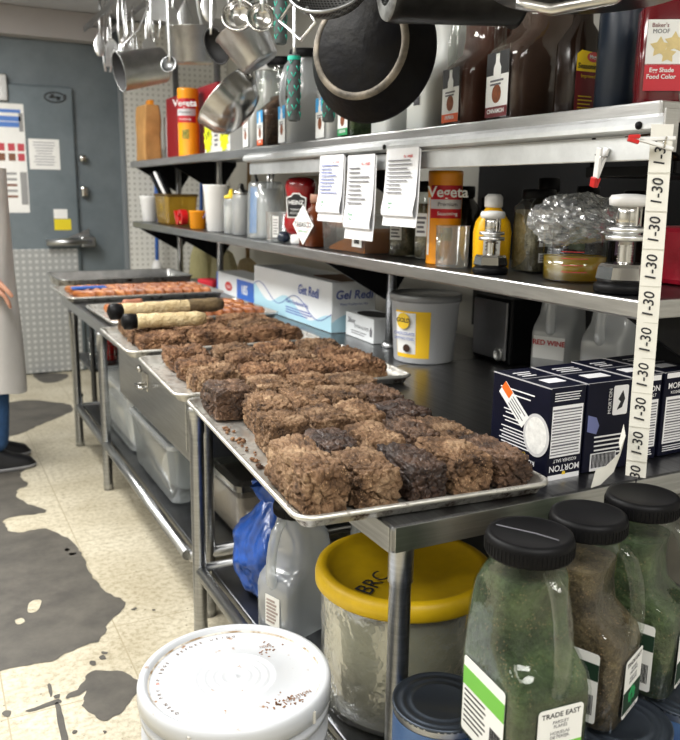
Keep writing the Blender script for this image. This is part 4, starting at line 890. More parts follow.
b = MB(); b.loft([superloop(a, c_, 2.6, z) for z, a, c_ in ((.030, .034, .024), (.04, .050, .036), (.065, .060, .042), (.09, .058, .040), (.115, .049, .034), (.15, .046, .032), (.175, .052, .036), (.195, .056, .038), (.215, .052, .036), (.226, .040, .028), (.229, .02, .015))], 0, True); b.build('bottle_body', KETCHUP, t)
b = MB(); b.lathe([(.033, 0), (.036, .004), (.036, .028), (.030, .034)], 28); b.build('cap', WHITE, t)
T = frame((0, -.0365, .130), (0, -1, 0)); b = MB(); b.prism([(-.034, -.04), (.034, -.04), (.038, .03), (.02, .036), (.012, .045), (-.012, .045), (-.02, .036), (-.038, .03)], 0, .004, 1, T); b.prism([(-.030, -.036), (.030, -.036), (.034, .027), (.018, .032), (.010, .041), (-.010, .041), (-.018, .032), (-.034, .027)], .003, .005, 0, T); lb = b.build('keystone_label', [BLACKM, LABELM], t)
text('HEINZ', .020, T @ TR((0, .012, .0055)), LABELM, lb, bold=.02); text('TOMATO', .010, T @ TR((0, -.012, .0055)), LABELM, lb); text('KETCHUP', .010, T @ TR((0, -.024, .0055)), LABELM, lb)
t = thing('hot_sauce_jug', 'brown hot sauce jug with white diamond label', 'bottle', (1.195, 2.515, Z))
b = MB(); b.loft([superloop(a, c_, n_, z) for z, a, c_, n_ in ((0, .052, .048, 4), (.004, .056, .052, 4), (.085, .056, .052, 4), (.11, .048, .044, 3), (.13, .026, .026, 2), (.145, .022, .022, 2))], 0, True); b.build('bottle_body', mat('hot_sauce_brown', (.14, .035, .01), .25, coat=.4), t)
b = MB(); b.lathe([(.026, .143), (.026, .17), (.024, .172)], 24); b.build('cap', mat('pink_brown_cap', (.45, .25, .18), .5), t)
T = frame((-.0585, -.01, .072), (-1, -.12, 0)); b = MB(); b.prism([(-.066, 0), (0, -.066), (.066, 0), (0, .066)], 0, .001, 0, T); lb = b.build('diamond_label', LABELM, t)
text('TABASCO', .0235, T @ TR((0, 0, .0015)), INK, lb, bold=.015); text('PEPPER SAUCE', .009, T @ TR((0, -.022, .0015)), GREENINK, lb); b = MB(); b.tube([tuple(T @ Vector((.034*math.cos(q), .034*math.sin(q), .001))) for q in [2*PI*k/24 for k in range(24)]], .0008, 4, closed=True); b.build('red_ring', REDINK, lb)
t = thing('spice_tub', 'clear tub of orange powder lying tilted behind the order tickets', 'container', (1.24, 2.275, Z))
b = MB(); b.loft([rloop(.15, .29, .02, 0), rloop(.16, .305, .02, .11), rloop(.165, .31, .02, .114)], 0, True, True, False); b.build('tub', CLOUDY2, t)
b = MB(); vs = [(-.072, -.138, .003), (.072, -.138, .003), (.072, .10, .003), (-.072, .10, .003), (-.072, -.138, .075), (.072, -.138, .075), (.072, .09, .012), (-.072, .09, .012)]; b.add(vs, [(0, 1, 2, 3), (4, 5, 6, 7), (0, 1, 5, 4), (1, 2, 6, 5), (2, 3, 7, 6), (3, 0, 4, 7)]); b.build('contents', ORANGEP, t)
T = frame((-.0825, -.11, .055), (-1, 0, 0)); b = MB(); plate(b, T, .06, .07); 
for i in range(8): plate(b, T @ TR((-.014+.004*i, -.005, .0006)), .002, .04, .0008, 1)
b.build('barcode_label', [LABELM, INK], t)
def herb_jar(label, x, y, r, h, fill):
    t = thing('herb_jar', label, 'jar', (x, y, Z), 0, 'glass jars of dried herbs')
    b = MB(); b.lathe([(r*.92, 0), (r, .005), (r, h*.8), (r*.82, h*.88)], 28, cap1=False); b.build('glass', CLEAR, t)
    b = MB(); b.lathe([(r*.93, .004), (r*.93, h*.72)], 24); b.build('contents', fill, t)
    b = MB(); b.lathe([(r*.88, h*.87), (r*.9, h*.88), (r*.9, h), (r*.85, h*1.01)], 24); b.build('lid', BLACK, t)
    T = frame((-r*.9, -r*.5, h*.45), (-.9, -.45, 0)); b = MB(); plate(b, T, r*.9, h*.3, .001); lines(b, T @ TR((0, 0, .0006)), r*.7, h*.24, 4, 1); b.build('label', [LABELM, GREYINK], t)
herb_jar('squat glass jar of dried herb right of the order tickets', 1.255, 2.06, .043, .16, HERBO)
herb_jar('taller glass jar of dried herb beside the yellow canister', 1.275, 1.955, .043, .21, HERBO)
def canister(label, x, y, z, r, h, ang, words):
    t = thing('seasoning_canister', label, 'canister', (x, y, z))
    b = MB(); b.lathe([(r, 0), (r*1.01, .004), (r, .008), (r, h-.012), (r*1.01, h-.008), (r*.99, h), (r*.93, h+.001), (r*.93, h-.004), (0, h-.004)], 40, cap1=False); b.build('canister_body', mat('canister_yellow', srgb(246, 160, 14), .35, coat=.2), t)
    b = MB(); curved(b, r*1.008, r*1.008, ang-62, ang+62, h*.50, h*.85); lb = b.build('red_label', mat('label_red', srgb(190, 22, 40), .4), t)
    b = MB(); curved(b, r*1.016, r*1.016, ang-62, ang+62, h*.60, h*.70); b.build('silver_band', mat('label_silver', (.6, .6, .62), .4), lb)
    b = MB(); curved(b, r*1.008, r*1.008, ang-82, ang-65, h*.10, h*.72); curved(b, r*1.008, r*1.008, ang-20, ang+20, h*.26, h*.40, 1); b.build('side_panel', [LABELM, mat('dish_picture', srgb(200, 170, 60), .6, col2=srgb(60, 90, 30), vs=60)], t)
    text(words, r*.85, on_cyl(r*1.02, ang, h*.775), LABELM, lb, bold=.02); text('Premium', r*.32, on_cyl(r*1.02, ang, h*.65), INK, lb); text('Seasoning', r*.30, on_cyl(r*1.02, ang, h*.55), LABELM, lb)
    return t
canister('tall yellow-orange seasoning canister on the lower shelf', 1.215, 1.795, Z, .044, .235, 245, 'Vegeta')
t = thing('plastic_tumbler', 'clear plastic cup standing in front of the yellow canister', 'cup', (1.178, 1.70, Z))
b = MB(); b.lathe([(.036, 0), (.040, .004), (.0415, .10), (.0435, .102)], 32, cap1=False); b.build('cup_body', CLOUDY2, t)
b = MB(); b.tube([(-.038, -.012, .085), (-.062, -.03, .08), (-.062, -.03, .03), (-.037, -.012, .022)], .006, 8); b.build('handle', CLEAR, t)
t = thing('mustard_bottle', 'yellow mustard bottle with white cap behind the steel foot', 'bottle', (1.235, 1.617, Z))
b = MB(); b.loft([superloop(a, c_, 3, z) for z, a, c_ in ((0, .040, .030), (.004, .043, .033), (.09, .045, .034), (.115, .040, .03), (.14, .022, .02), (.15, .016, .016))], 0, True); b.build('bottle_body', mat('mustard_yellow', srgb(245, 190, 10), .35), t).rotation_euler = (0, 0, R(-25))
b = MB(); b.lathe([(.020, .148), (.022, .152), (.022, .172), (.015, .18)], 20); b.build('cap', WHITE, t)
T = frame((-.024, -.032, .066), (-.42, -.9, 0)); b = MB(); plate(b, T, .04, .055, .001); lines(b, T @ TR((0, 0, .0006)), .03, .04, 5, 1); b.build('label', [LABELM, GREYINK], t)
def leveling_foot(label, x, y, s=1.):
    t = thing('leveling_foot', label, 'leveling foot', (x, y, Z), R(20), 'steel leveling feet on the lower shelf'); t.scale = (s, s, s)
    b = MB(); b.lathe([(.040, 0), (.043, .003), (.043, .012), (.038, .017), (.02, .018)], 32); b.build('rubber_pad', BLACK, t)
    b = MB(); b.lathe([(.038, .018), (.041, .022), (.038, .040), (.034, .045)], 6, smooth=False); b.build('hex_base', POLISH, t)
    b = MB(); pr = [(.010, .044)]
    for i in range(7): pr += [(.010, .046+.004*i), (.0125, .048+.004*i)]
    pr += [(.011, .074), (.011, .128)]
    b.lathe(pr, 20); b.build('threaded_rod', POLISH, t)
    b = MB(); b.lathe([(.030, .080), (.031, .082), (.031, .086), (.030, .088), (.020, .089), (.020, .092), (.029, .093), (.030, .095), (.030, .100), (.012, .102)], 28); b.build('washer', BRIGHT, t)
    b = MB(); b.lathe([(.016, .102), (.018, .104), (.018, .130), (.016, .132)], 20); b.box((-.006, -.016, .117), (.004, .006, .03), .001); b.box((.006, -.016, .117), (.004, .006, .03), .001); b.build('sleeve', POLISH, t)
    b = MB(); b.lathe([(.020, .131), (.029, .133), (.030, .143), (.027, .148), (.010, .150)], 28); b.build('knob_top', WHITE, t)
leveling_foot('steel leveling foot with white knob in front of the mustard bottle', 1.172, 1.535, .95)
leveling_foot('steel leveling foot with white knob beside the dated strip', 1.178, 1.135, 1.22)
t = thing('spice_jar', 'clear square jar of dried herb with three white stickers', 'jar', (1.312, 1.545, Z))
b = MB(); b.loft([rloop(w_, w_, r_, z) for z, w_, r_ in ((0, .082, .014), (.004, .088, .014), (.150, .088, .014), (.165, .074, .03), (.172, .07, .034))], 0, True, True, False); b.build('jar_body', CLEAR, t)
b = MB(); b.loft([rloop(.082, .082, .012, .003), rloop(.082, .082, .012, .145)], 0, True); b.build('contents', HERBO, t)
b = MB(); b.lathe([(.037, .170), (.039, .172), (.039, .19), (.036, .192)], 28); b.build('lid', BLACK, t)
T = frame((-.004, -.0447, .085), (0, -1, 0)); b = MB()
for y, h in ((.045, .026), (-.0, .048), (-.05, .022)): b.box((-.006, y, .0004), (.038, h, .0008), 0, 0, T); lines(b, T @ TR((-.006, y, .0006)), .03, h*.7, 3 if h < .03 else 5, 1)
b.build('sticker', [LABELM, GREYINK], t); text('Ground', .008, T @ TR((-.006, .049, .0016)), INK, t, bold=.02); text('Basil', .008, T @ TR((-.006, .041, .0016)), INK, t, bold=.02)
t = thing('oil_beaker', 'clear measuring beaker of yellow oil under crumpled cling film', 'beaker', (1.250, 1.345, Z))
b = MB(); b.lathe([(.062, 0), (.066, .003), (.070, .125), (.073, .128)], 40, cap1=False); b.build('beaker_body', CLEAR, t)
b = MB(); b.lathe([(.0625, .004), (.0655, .052), (0, .052)], 40, cap1=False); b.build('oil', OIL, t)
b = MB(); 
for i in range(4): curved(b, .0685+.001*i, .0685+.001*i, 205, 250-8*(i % 2), .022+.014*i, .0235+.014*i)
b.build('scale_print', REDINK, t)
bm = bmesh.new(); bmesh.ops.create_uvsphere(bm, u_segments=72, v_segments=40, radius=1)
for v in bm.verts:
    p = v.co.copy(); s = Vector((p.x*.118, p.y*.098, p.z*.066)); 
    if p.z < 0: s.z = p.z*(.050+.030*max(0, math.sin(math.atan2(p.y, p.x)*2+1)))
    nn = abs(noise.noise(p*2.2+Vector((5, 1, 2)))); n4 = abs(noise.noise(Vector((p.x*5, p.y*5, p.z*2.5))+Vector((1, 8, 3)))); k = .98-.20*nn-.16*n4+.03*noise.noise(p*14)
    v.co = s*k
bmesh.ops.delete(bm, geom=[v for v in bm.verts if v.co.z < -.050], context='VERTS')
me = bpy.data.meshes.new('film_wrap'); bm.to_mesh(me); bm.free(); me.materials.append(FILM)
o = bpy.data.objects.new('film_wrap', me); COL.objects.link(o); o.parent = t; o.location = (.0, .0, .125)
b = MB(); b.box((0, 0, .06), (.09, .17, .12), .012); o = b.build('red_packet', mat('red_foil_packet', (.42, .008, .03), .35, var=.3, vs=18, bump=.3, bs=20)); at(o, (1.42, 1.165, Z)); tag(o, 'red foil packet at the right end of the lower shelf', 'packet')
plate(MB(), frame((-.046, -.03, .075), (-1, 0, 0)), .04, .03, .001).build('label', LABELM, o)
# dark stock behind the front items
rs = random.Random(12)
for i, (y, h) in enumerate(((2.02, .20), (1.90, .17), (1.66, .22), (1.52, .20), (1.37, .19))):
    t = thing('dark_jar', 'dark bottle with black cap standing in the back row of the lower shelf', 'bottle', (1.44, y, Z), 0, 'dark bottles in the back row of the lower shelf')
    b = MB(); b.lathe([(.040, 0), (.043, .004), (.043, h*.7), (.025, h*.82), (.022, h*.86)], 24); b.build('bottle_body', mat('dark_glass_bottle', (.02, .016, .012), .2, var=.3, vs=10), t)
    b = MB(); b.lathe([(.026, h*.85), (.027, h*.86), (.027, h), (.024, h*1.01)], 20); b.build('cap', BLACK, t)
    T = frame((-.040, -.018, h*.4), (-.9, -.42, 0)); plate(MB(), T, .04, h*.28, .002).build('label', mat('dim_label_%d' % (i % 3), [(.10, .13, .05), (.16, .10, .16), (.12, .11, .08)][i % 3], .6), t)
b = MB(); b.loft([[(x+noise.noise(Vector((x*40, y*40, z*20)))*.012, y+noise.noise(Vector((y*40, z*30, x*40)))*.012, z+noise.noise(Vector((x*50, y*50, 3)))*.006) for x, y, z in rloop(w_, d_, .02, z)] for z, w_, d_ in ((0, .10, .15), (.02, .11, .16), (.045, .10, .15), (.06, .06, .10))], 0, True)
t = thing('dark_tray', 'black tray raised near the right end under the upper shelf', 'tray', (1.36, 1.205, ZL+.215)); b2 = MB(); b2.box((0, 0, .004), (.26, .21, .006), .002); b2.box((-.128, 0, .012), (.005, .21, .018), .001); b2.build('tray_plate', BLACK, t)
for sx in (-.12, .12):
    for sy in (-.1, .1): MB().box((sx, sy, .048), (.008, .004, .084), .001).build('hanger_strap', BLACK, t)
o = b.build('bread_bag', mat('brown_bag_paper', (.24, .12, .05), .7, var=.5, vs=30, bump=.5, bs=40)); at(o, (1.34, 1.205, ZL+.252)); tag(o, 'crumpled brown paper bag under the upper shelf at the right', 'bag')
# ------------------------------------------------------------------ upper shelf stock
ZS = ZU+.0008
def side_stock(cols, band, words=None):
    """label on the narrow handle face of an upper-shelf jug"""
    def f(t):
        T = frame((.0, -.0842, .075), (0, -1, 0)); b = MB(); w, h = .085, .125
        b.box((0, 0, .0003), (w, h, .0006), 0, 0, T); b.box((0, -h/2+.010, .0006), (w, .020, .0008), 0, 1, T)
        if cols: b.box((0, h/2-.022, .0006), (w, .044, .0008), 0, 2, T); b.prism([(-.014, h/2-.05), (.014, h/2-.05), (.014, h/2-.03), (.007, h/2-.02), (.007, h/2-.004), (-.007, h/2-.004), (-.007, h/2-.02), (-.014, h/2-.03)], .0006, .0015, 0, T)
        b.prism([(.017*math.cos(q), -.018+.018*math.sin(q)) for q in [2*PI*k/18 for k in range(18)]], .0006, .0015, 3, T)
        lines(b, T @ TR((0, .004, .0008)), .05, .014, 2, 4)
        lb = b.build('front_label', [LABELM, band, cols or LABELM, mat('spice_picture', (.30, .09, .03), .7, var=.5, vs=80), GREYINK], t)
        if words: text(words, .012, T @ TR((0, -h/2+.011, .0016)), LABELM, lb, bold=.02)
    return f
UG = 'spice jugs along the upper shelf'
BLK2 = mat('label_black', (.02, .02, .022), .5); CYAN = mat('label_cyan', srgb(60, 160, 220), .5); ORG = mat('label_orange', srgb(225, 95, 35), .5); WINE = mat('label_wine', srgb(110, 20, 25), .5)
RH = R(-97); UX = 1.262
jug('cloudy jug of white powder, farthest jug on the upper shelf', (UX, 3.14, ZS), RH, WHITEP, .26, shell=CLOUDY, lid=WHITE, spec=side_stock(None, LABELM), group=UG)
jug('jug of dark peppercorns with cyan and orange label on the upper shelf', (UX, 2.985, ZS), RH, PEPPER, .19, spec=side_stock(CYAN, ORG, 'PEPPER'), group=UG)
jug('cloudy jug of pale powder just behind the hanging green-flecked grips', (UX, 2.775, ZS), RH, mat('grey_white_powder', (.52, .50, .47), .8, var=.08, vs=12), .18, shell=CLOUDY, lid=BLACK, spec=side_stock(CYAN, LABELM), group=UG)
jug('clear jug of white salt with orange picture label left of the black skillet', (UX, 2.46, ZS), RH, WHITEP, .10, shell=CLOUDY, lid=WHITE, spec=side_stock(CYAN, LABELM), group=UG)
jug('jug with black and white label and green band below the black skillet', (UX, 2.30, ZS), RH, HERBG, .26, spec=side_stock(BLK2, GREENINK, 'OREGANO'), group=UG)
jug('squat white jug directly under the black skillet', (UX, 2.09, ZS), RH, None, shell=MILKY, lid=WHITE, group=UG)
jug('white jug with a small barcode right of the skillet bottom', (UX, 1.895, ZS), RH, None, shell=MILKY, lid=WHITE, group=UG, spec=lambda t: lines(MB(), frame((.02, -.0842, .08), (0, -1, 0)) @ RZ(PI/2), .03, .035, 9, 0, .5).build('barcode', GREYINK, t))
jug('jug of red-brown spice with orange banded label on the upper shelf', (UX, 1.725, ZS), RH, REDBROWN, .258, spec=side_stock(BLK2, ORG, 'PAPRIKA'), group=UG)
jug('big jug of brown cinnamon with wine-red banded label on the upper shelf', (UX+.02, 1.555, ZS), RH, BROWNP, .262, spec=side_stock(BLK2, WINE, 'CINNAMON'), group=UG, s=1.12)
t = thing('seasoning_bottle', 'dark seasoning bottle with yellow and maroon label on the upper shelf', 'bottle', (1.262, 1.385, ZS), R(0))
b = MB(); b.loft([superloop(a, c_, 4, z) for z, a, c_ in ((0, .042, .034), (.004, .045, .037), (.15, .045, .037), (.19, .018, .018), (.23, .015, .015))], 0, True); b.build('bottle_body', mat('dark_sauce', (.02, .01, .006), .2), t)
b = MB(); b.lathe([(.018, .228), (.018, .255), (.016, .257)], 20); b.build('cap', mat('cap_yellow', srgb(235, 190, 20), .4), t)
T = frame((-.012, -.0378, .075), (0, -1, 0)); b = MB(); b.box((0, -.02, .0003), (.062, .095, .0006), 0, 0, T); b.prism([(-.031, .015), (.031, .015), (.031, .052), (-.02, .056), (-.031, .048)], .0004, .001, 1, T); b.prism([(.012+.017*math.cos(q), .044+.010*math.sin(q)) for q in [2*PI*k/18 for k in range(18)]], .0008, .0016, 2, T); lines(b, T @ TR((0, -.045, .0006)), .045, .03, 4, 1, .3)
lb = b.build('front_label', [mat('label_maroon', srgb(120, 18, 30), .5), mat('label_yellow', srgb(250, 214, 30), .5), RED], t)
text('Maggi', .010, T @ TR((.012, .044, .002)), LABELM, lb, bold=.02); text('Seasoning', .0145, T @ TR((0, .025, .002)), INK, lb, bold=.015); text('Improved', .010, T @ TR((0, .006, .002)), mat('label_yellow', (1, 1, 0)), lb)
t = thing('tall_canister', 'tall blue-black plastic canister on the upper shelf', 'canister', (1.250, 1.258, ZS))
b = MB(); b.lathe([(.043, 0), (.046, .005), (.046, .205), (.043, .215), (.036, .235), (.030, .245)], 40); b.build('canister_body', mat('blue_black_plastic', (.015, .025, .045), .35, var=.2, vs=4), t)
b = MB(); b.lathe([(.032, .24), (.034, .243), (.034, .268), (.030, .272)], 28); b.build('cap', BLACK, t)
t = thing('food_color_bottle', 'red food color bottle with cookie picture at the right of the upper shelf', 'bottle', (1.205, 1.120, ZS), R(-33))
b = MB(); b.loft([superloop(a, c_, 3.2, z) for z, a, c_ in ((0, .036, .030), (.005, .040, .033), (.02, .038, .031), (.03, .040, .033), (.16, .040, .033), (.185, .022, .02), (.20, .018, .018))], 0, True); b.build('bottle_body', mat('food_color_red', (.13, .003, .008), .15, coat=.5), t)
b = MB(); b.lathe([(.020, .198), (.021, .2), (.021, .228), (.018, .23)], 24); b.build('cap', RED, t)
T = frame((0, -.0345, .092), (0, -1, 0)); b = MB(); b.box((0, .012, .0003), (.066, .075, .0006), 0, 0, T); b.box((0, -.046, .0003), (.066, .045, .0006), 0, 1, T)
CK = mat('cookie_print', srgb(225, 205, 150), .7, var=.15, vs=60)
for x, y, s in ((-.010, .004, .018), (.014, .012, .018), (.004, -.008, .015)): b.prism([(x+s*(1 if k % 2 == 0 else .55)*math.cos(R(36*k+90)), y+s*(1 if k % 2 == 0 else .55)*math.sin(R(36*k+90))) for k in range(10)], .0006, .0014+.0003*x, 2, T)
lb = b.build('front_label', [LABELM, mat('label_strawberry', srgb(200, 35, 50), .5), CK], t)
text('Baker\'s', .010, T @ TR((-.012, .040, .0012)), WINE, lb); text('MOOF', .010, T @ TR((-.010, .030, .0012)), GREYINK, lb); text('Egg Shade', .0105, T @ TR((-.004, -.034, .0012)), LABELM, lb, bold=.02); text('Food Color', .0105, T @ TR((-.004, -.045, .0012)), LABELM, lb, bold=.02)
t = thing('tag_box', 'white box with two neon yellow star price tags under the saucepan', 'box', (1.24, 3.57, ZS))
b = MB(); b.box((.04, 0, .10), (.16, .34, .20), .004); b.build('box_body', PAPER, t)
for y in (.115, -.105):
    b = MB(); pts = [((.062 if k % 2 == 0 else .046)*math.cos(2*PI*k/26)*1.0, (.062 if k % 2 == 0 else .046)*math.sin(2*PI*k/26)*1.2) for k in range(26)]; T = frame((-.0415, y, .076), (-1, 0, 0)); b.prism(pts, 0, .0012, 0, T); tg = b.build('neon_tag', NEON, t); text('5.95', .035, T @ TR((0, .01, .002)), INK, tg, spin=R(20))
b = MB(); lines(b, frame((-.0405, .0, .08), (-1, 0, 0)), .05, .1, 5, 0, .4); b.build('print', GREYINK, t)
t = thing('maroon_carton', 'large maroon carton behind the upper yellow canister', 'carton', (1.308, 4.19, ZS))
b = MB(); b.box((0, 0, .165), (.08, .87, .33), .004); b.build('carton_body', MAROON, t)
canister('yellow-orange seasoning canister on the upper shelf before the maroon carton', 1.20, 3.985, ZS, .050, .315, 235, 'Vegeta')
t = thing('kraft_bag', 'folded brown kraft bag at the far end of the upper shelf', 'bag', (1.20, 4.755, ZS))
b = MB(); b.loft([[(x+noise.noise(Vector((x*9, y*9, z*6)))*.012, y+noise.noise(Vector((y*9, z*7, x*5)))*.012, z) for x, y, z in rloop(w_, d_, .012, z)] for z, w_, d_ in ((0, .10, .20), (.06, .105, .205), (.14, .10, .20), (.22, .095, .20), (.28, .088, .198), (.30, .08, .195))], 0, False); b.build('bag_body', KRAFT, t)
b = MB(); b.box((.02, .03, .31), (.03, .07, .05), .006); b.build('orange_top', mat('orange_box', srgb(235, 150, 30), .5), t)
cup('white tub behind the kraft bag on the upper shelf', 1.307, 4.70, ZS, .032, .034, .24, WHITE, 'plastic_tub', 'tub')
o = MB().box((0, 0, .02), (.12, .012, .10), .004).build('order_book', BLUE)
bpy.data.objects.remove(o)

# ------------------------------------------------------------------ pot rack and hanging cookware
RZK = 2.06
t = thing('pot_rack', 'long steel pot rack bar hung from the ceiling over the shelf edge', 'rack', (.97, 1.0, RZK))
for dx in (-.07, .07):
    b = MB(); b.box((dx, 1.9, 0), (.008, 4.0, .03), .002); b.build('bar', STEEL, t)
for y in (.1, 1.4, 2.7, 3.8):
    b = MB(); b.box((0, y, .0), (.15, .02, .008), .001); b.tube([(0, y, .0), (0, y, CZ-RZK)], .006, 8); b.build('hanger', STEEL, t)
def hook(b, T, z0): pass
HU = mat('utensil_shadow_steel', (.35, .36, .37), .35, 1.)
def utensil(label, x, y, zb, kind, tilt=0., m=None, name='serving_utensil', group='long utensils hanging at the far end of the rack'):
    """hung by its handle: origin at the head; handle rises to the rack bar"""
    t = thing(name, label, 'utensil', (x, y, zb), 0, group); top = RZK-.012-zb
    tx = math.tan(tilt)*top
    b = MB(); b.tube([(0, 0, .05), (tx*.4, 0, top*.45), (tx*.9, 0, top*.92), (tx, 0, top)], [.005, .010, .013, .011], 8, flat=.35); b.tube([(tx, 0, top-.004), (tx, 0, top+.014), (tx+.008, 0, top+.022), (tx+.014, 0, top+.012)], .0025, 6); b.build('hanging_handle', m or BRIGHT, t)
    b = MB()
    if kind == 'spoon':
        b.loft([[(r*math.cos(2*PI*j/18), dy+.008*math.sin(PI*k/7)*0-.006*math.cos(2*PI*j/18)**2*0+r*.28*math.sin(2*PI*j/18), z) for j in range(18)] for k, (z, r, dy) in enumerate(((-.055, .002, 0), (-.05, .014, 0), (-.03, .026, .004), (-.005, .030, .006), (.02, .026, .005), (.045, .012, .001), (.06, .006, 0)))], 0, True)
    elif kind == 'turner':
        b.prism([(-.036, -.075), (.036, -.075), (.032, .03), (.008, .06), (-.008, .06), (-.032, .03)], -.001, .001, 0, RX(PI/2)); 
    elif kind == 'tongs':
        b.tube([(0, 0, .3), (.018, .004, .1), (.022, .006, .0), (.012, .006, -.05)], [.006, .009, .010, .013], 8, flat=.4); b.tube([(0, 0, .3), (-.018, -.004, .1), (-.022, -.006, .0), (-.012, -.006, -.05)], [.006, .009, .010, .013], 8, flat=.4)
    b.build('head', m or BRIGHT, t); return t
UT = [(1.0, 4.70, 1.90, 'spoon', 'spoon behind the far tongs'), (.90, 4.50, 1.92, 'spoon', 'short-hung spoon before the far tongs'), (1.06, 4.12, 1.88, 'tongs', 'tongs behind the flat turner'), (.90, 3.98, 1.90, 'tongs', 'tongs hanging over the front of the big ladle'), (1.06, 3.72, 1.92, 'turner', 'turner behind the wide dipper handle'), (.92, 3.40, 1.93, 'turner', 'turner hanging high in front of the round dipper'), (1.05, 3.05, 1.90, 'tongs', 'tongs right behind the round dipper'), (.90, 2.88, 1.90, 'spoon', 'spoon hanging high beside the skimming ladle'), (1.05, 2.30, 1.90, 'tongs', 'tongs hanging high behind the polished ladle bowls'), (.85, 2.76, 1.93, 'spoon', 'spoon hanging high before the conical pot'),
      (.96, 4.62, 1.86, 'tongs', 'tongs at the far left of the hanging utensils'), (1.03, 4.50, 1.80, 'spoon', 'lowest long spoon at the far left of the rack'), (.94, 4.40, 1.88, 'turner', 'flat turner beside the far tongs'), (1.02, 4.28, 1.78, 'tongs', 'long pair of tongs left of the big ladle'),
      (.95, 4.16, 1.86, 'spoon', 'long-handled spoon hanging behind the big ladle'), (1.03, 4.02, 1.84, 'turner', 'flat turner hanging above the big ladle'), (.93, 3.52, 1.86, 'tongs', 'tongs hanging between the ladle and the dipper'), (1.02, 3.40, 1.88, 'spoon', 'spoon hanging behind the round dipper'),
      (.98, 2.97, 1.84, 'spoon', 'long-handled spoon right of the round dipper'), (1.03, 2.99, 1.88, 'turner', 'turner hanging just left of the ladle bowls')]
for x, y, z, k, lb in UT: utensil('bright steel '+lb, x, y, z, k, random.Random(y).uniform(-.05, .05))
def bowl_profile(r, depth, th=.002, n=10):
    pr = [(r*math.sin(PI/2*i/n)+1e-4, -depth*math.cos(PI/2*i/n)) for i in range(n+1)]
    return pr+[(r+.003, .0), (r+.003, .002), (r-th, .002)]+[((r-th)*math.sin(PI/2*(n-i)/n)+1e-4, -(depth-th)*math.cos(PI/2*(n-i)/n)) for i in range(n+1)]
def ladle(label, x, y, z, r, depth, n, hx=0., hy=0., inner=None, group='ladles hanging from the rack'):
    """bowl opening along n, handle from the rim straight up to the rack"""
    t = thing('ladle', label, 'ladle', (x, y, z), 0, group); T = axis((0, 0, 0), n, (0, 0, 1)); k = len(bowl_profile(r, depth)); mis = [0]*12+[1]*(k-12)
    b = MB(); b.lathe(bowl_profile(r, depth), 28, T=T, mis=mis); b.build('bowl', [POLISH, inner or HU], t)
    rim = T @ Vector((r, 0, 0)); top = RZK-.012-z
    b = MB(); b.tube([tuple(rim-Vector((0, 0, .02))), tuple(rim), (rim.x*.8+hx*.4, rim.y*.8+hy*.4, rim.z+.08), (hx, hy, top-.03), (hx, hy, top), (hx+.01, hy, top+.014), (hx+.018, hy, top+.006)], [.008, .011, .010, .010, .009, .005, .004], 8, flat=.4); b.build('hanging_handle', BRIGHT, t); return t
def dipper(label, x, y, z, r0, r1, h, n, group=None, m=DULLALU, name='dipper', inner=None, hk=False):
    """straight-sided pot hung from a long handle at its rim"""
    t = thing(name, label, 'pot', (x, y, z), 0, group); T = axis((0, 0, 0), n, (0, 0, 1))
    pr = [(0, 0), (r0*.94, 0), (r0, .006), (r1, h), (r1+.004, h+.002), (r1-.003, h+.002), (r0-.004, .008), (0, .008)]
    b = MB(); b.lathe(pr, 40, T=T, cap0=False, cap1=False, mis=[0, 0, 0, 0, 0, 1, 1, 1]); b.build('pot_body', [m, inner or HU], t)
    rim = T @ Vector((r1, 0, h*.8)); top = RZK-.012-z
    b = MB(); b.tube([tuple(rim-Vector((0, 0, .01))), tuple(rim+Vector((0, 0, .02))), (rim.x*.6, rim.y*.6, rim.z+.09), (rim.x*.2, rim.y*.2, top-.03), (rim.x*.2, rim.y*.2, top), (rim.x*.2+.01, rim.y*.2, top+.014), (rim.x*.2+.018, rim.y*.2, top+.006)], [.010, .012, .011, .011, .010, .005, .004], 8, flat=.4); b.build('hanging_handle', BRIGHT, t); return t
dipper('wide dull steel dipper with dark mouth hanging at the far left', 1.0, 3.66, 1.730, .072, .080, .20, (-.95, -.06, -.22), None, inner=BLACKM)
dipper('round steel dipper hanging upright, right of the wide dull one', .985, 3.19, 1.675, .080, .096, .125, (-.05, -.05, 1), None)
ladle('small shiny ladle bowl hanging over the wide dull dipper',   .87, 3.12, 1.655, .028, .022, (-.6, -.7, .2))
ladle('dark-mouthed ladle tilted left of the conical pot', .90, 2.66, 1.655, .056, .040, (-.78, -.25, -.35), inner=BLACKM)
ladle('shallow skimming ladle above the dark-mouthed one', .93, 2.47, 1.765, .060, .035, (-.6, .3, .65))
ladle('polished ladle bowl facing the camera in the middle of the cluster', .85, 2.32, 1.685, .046, .036, (-.45, -.7, .35), inner=POLISH)
ladle('small polished ladle bowl left of the green-flecked grips', .86, 2.17, 1.655, .038, .032, (-.4, -.8, .3), inner=POLISH)
dipper('conical steel pot below the ladle bowls', .975, 2.47, 1.585, .062, .082, .12, (-.45, .25, .85), None, m=mat('satin_pot_steel', (.55, .55, .55), .3, 1., var=.15, vs=12))
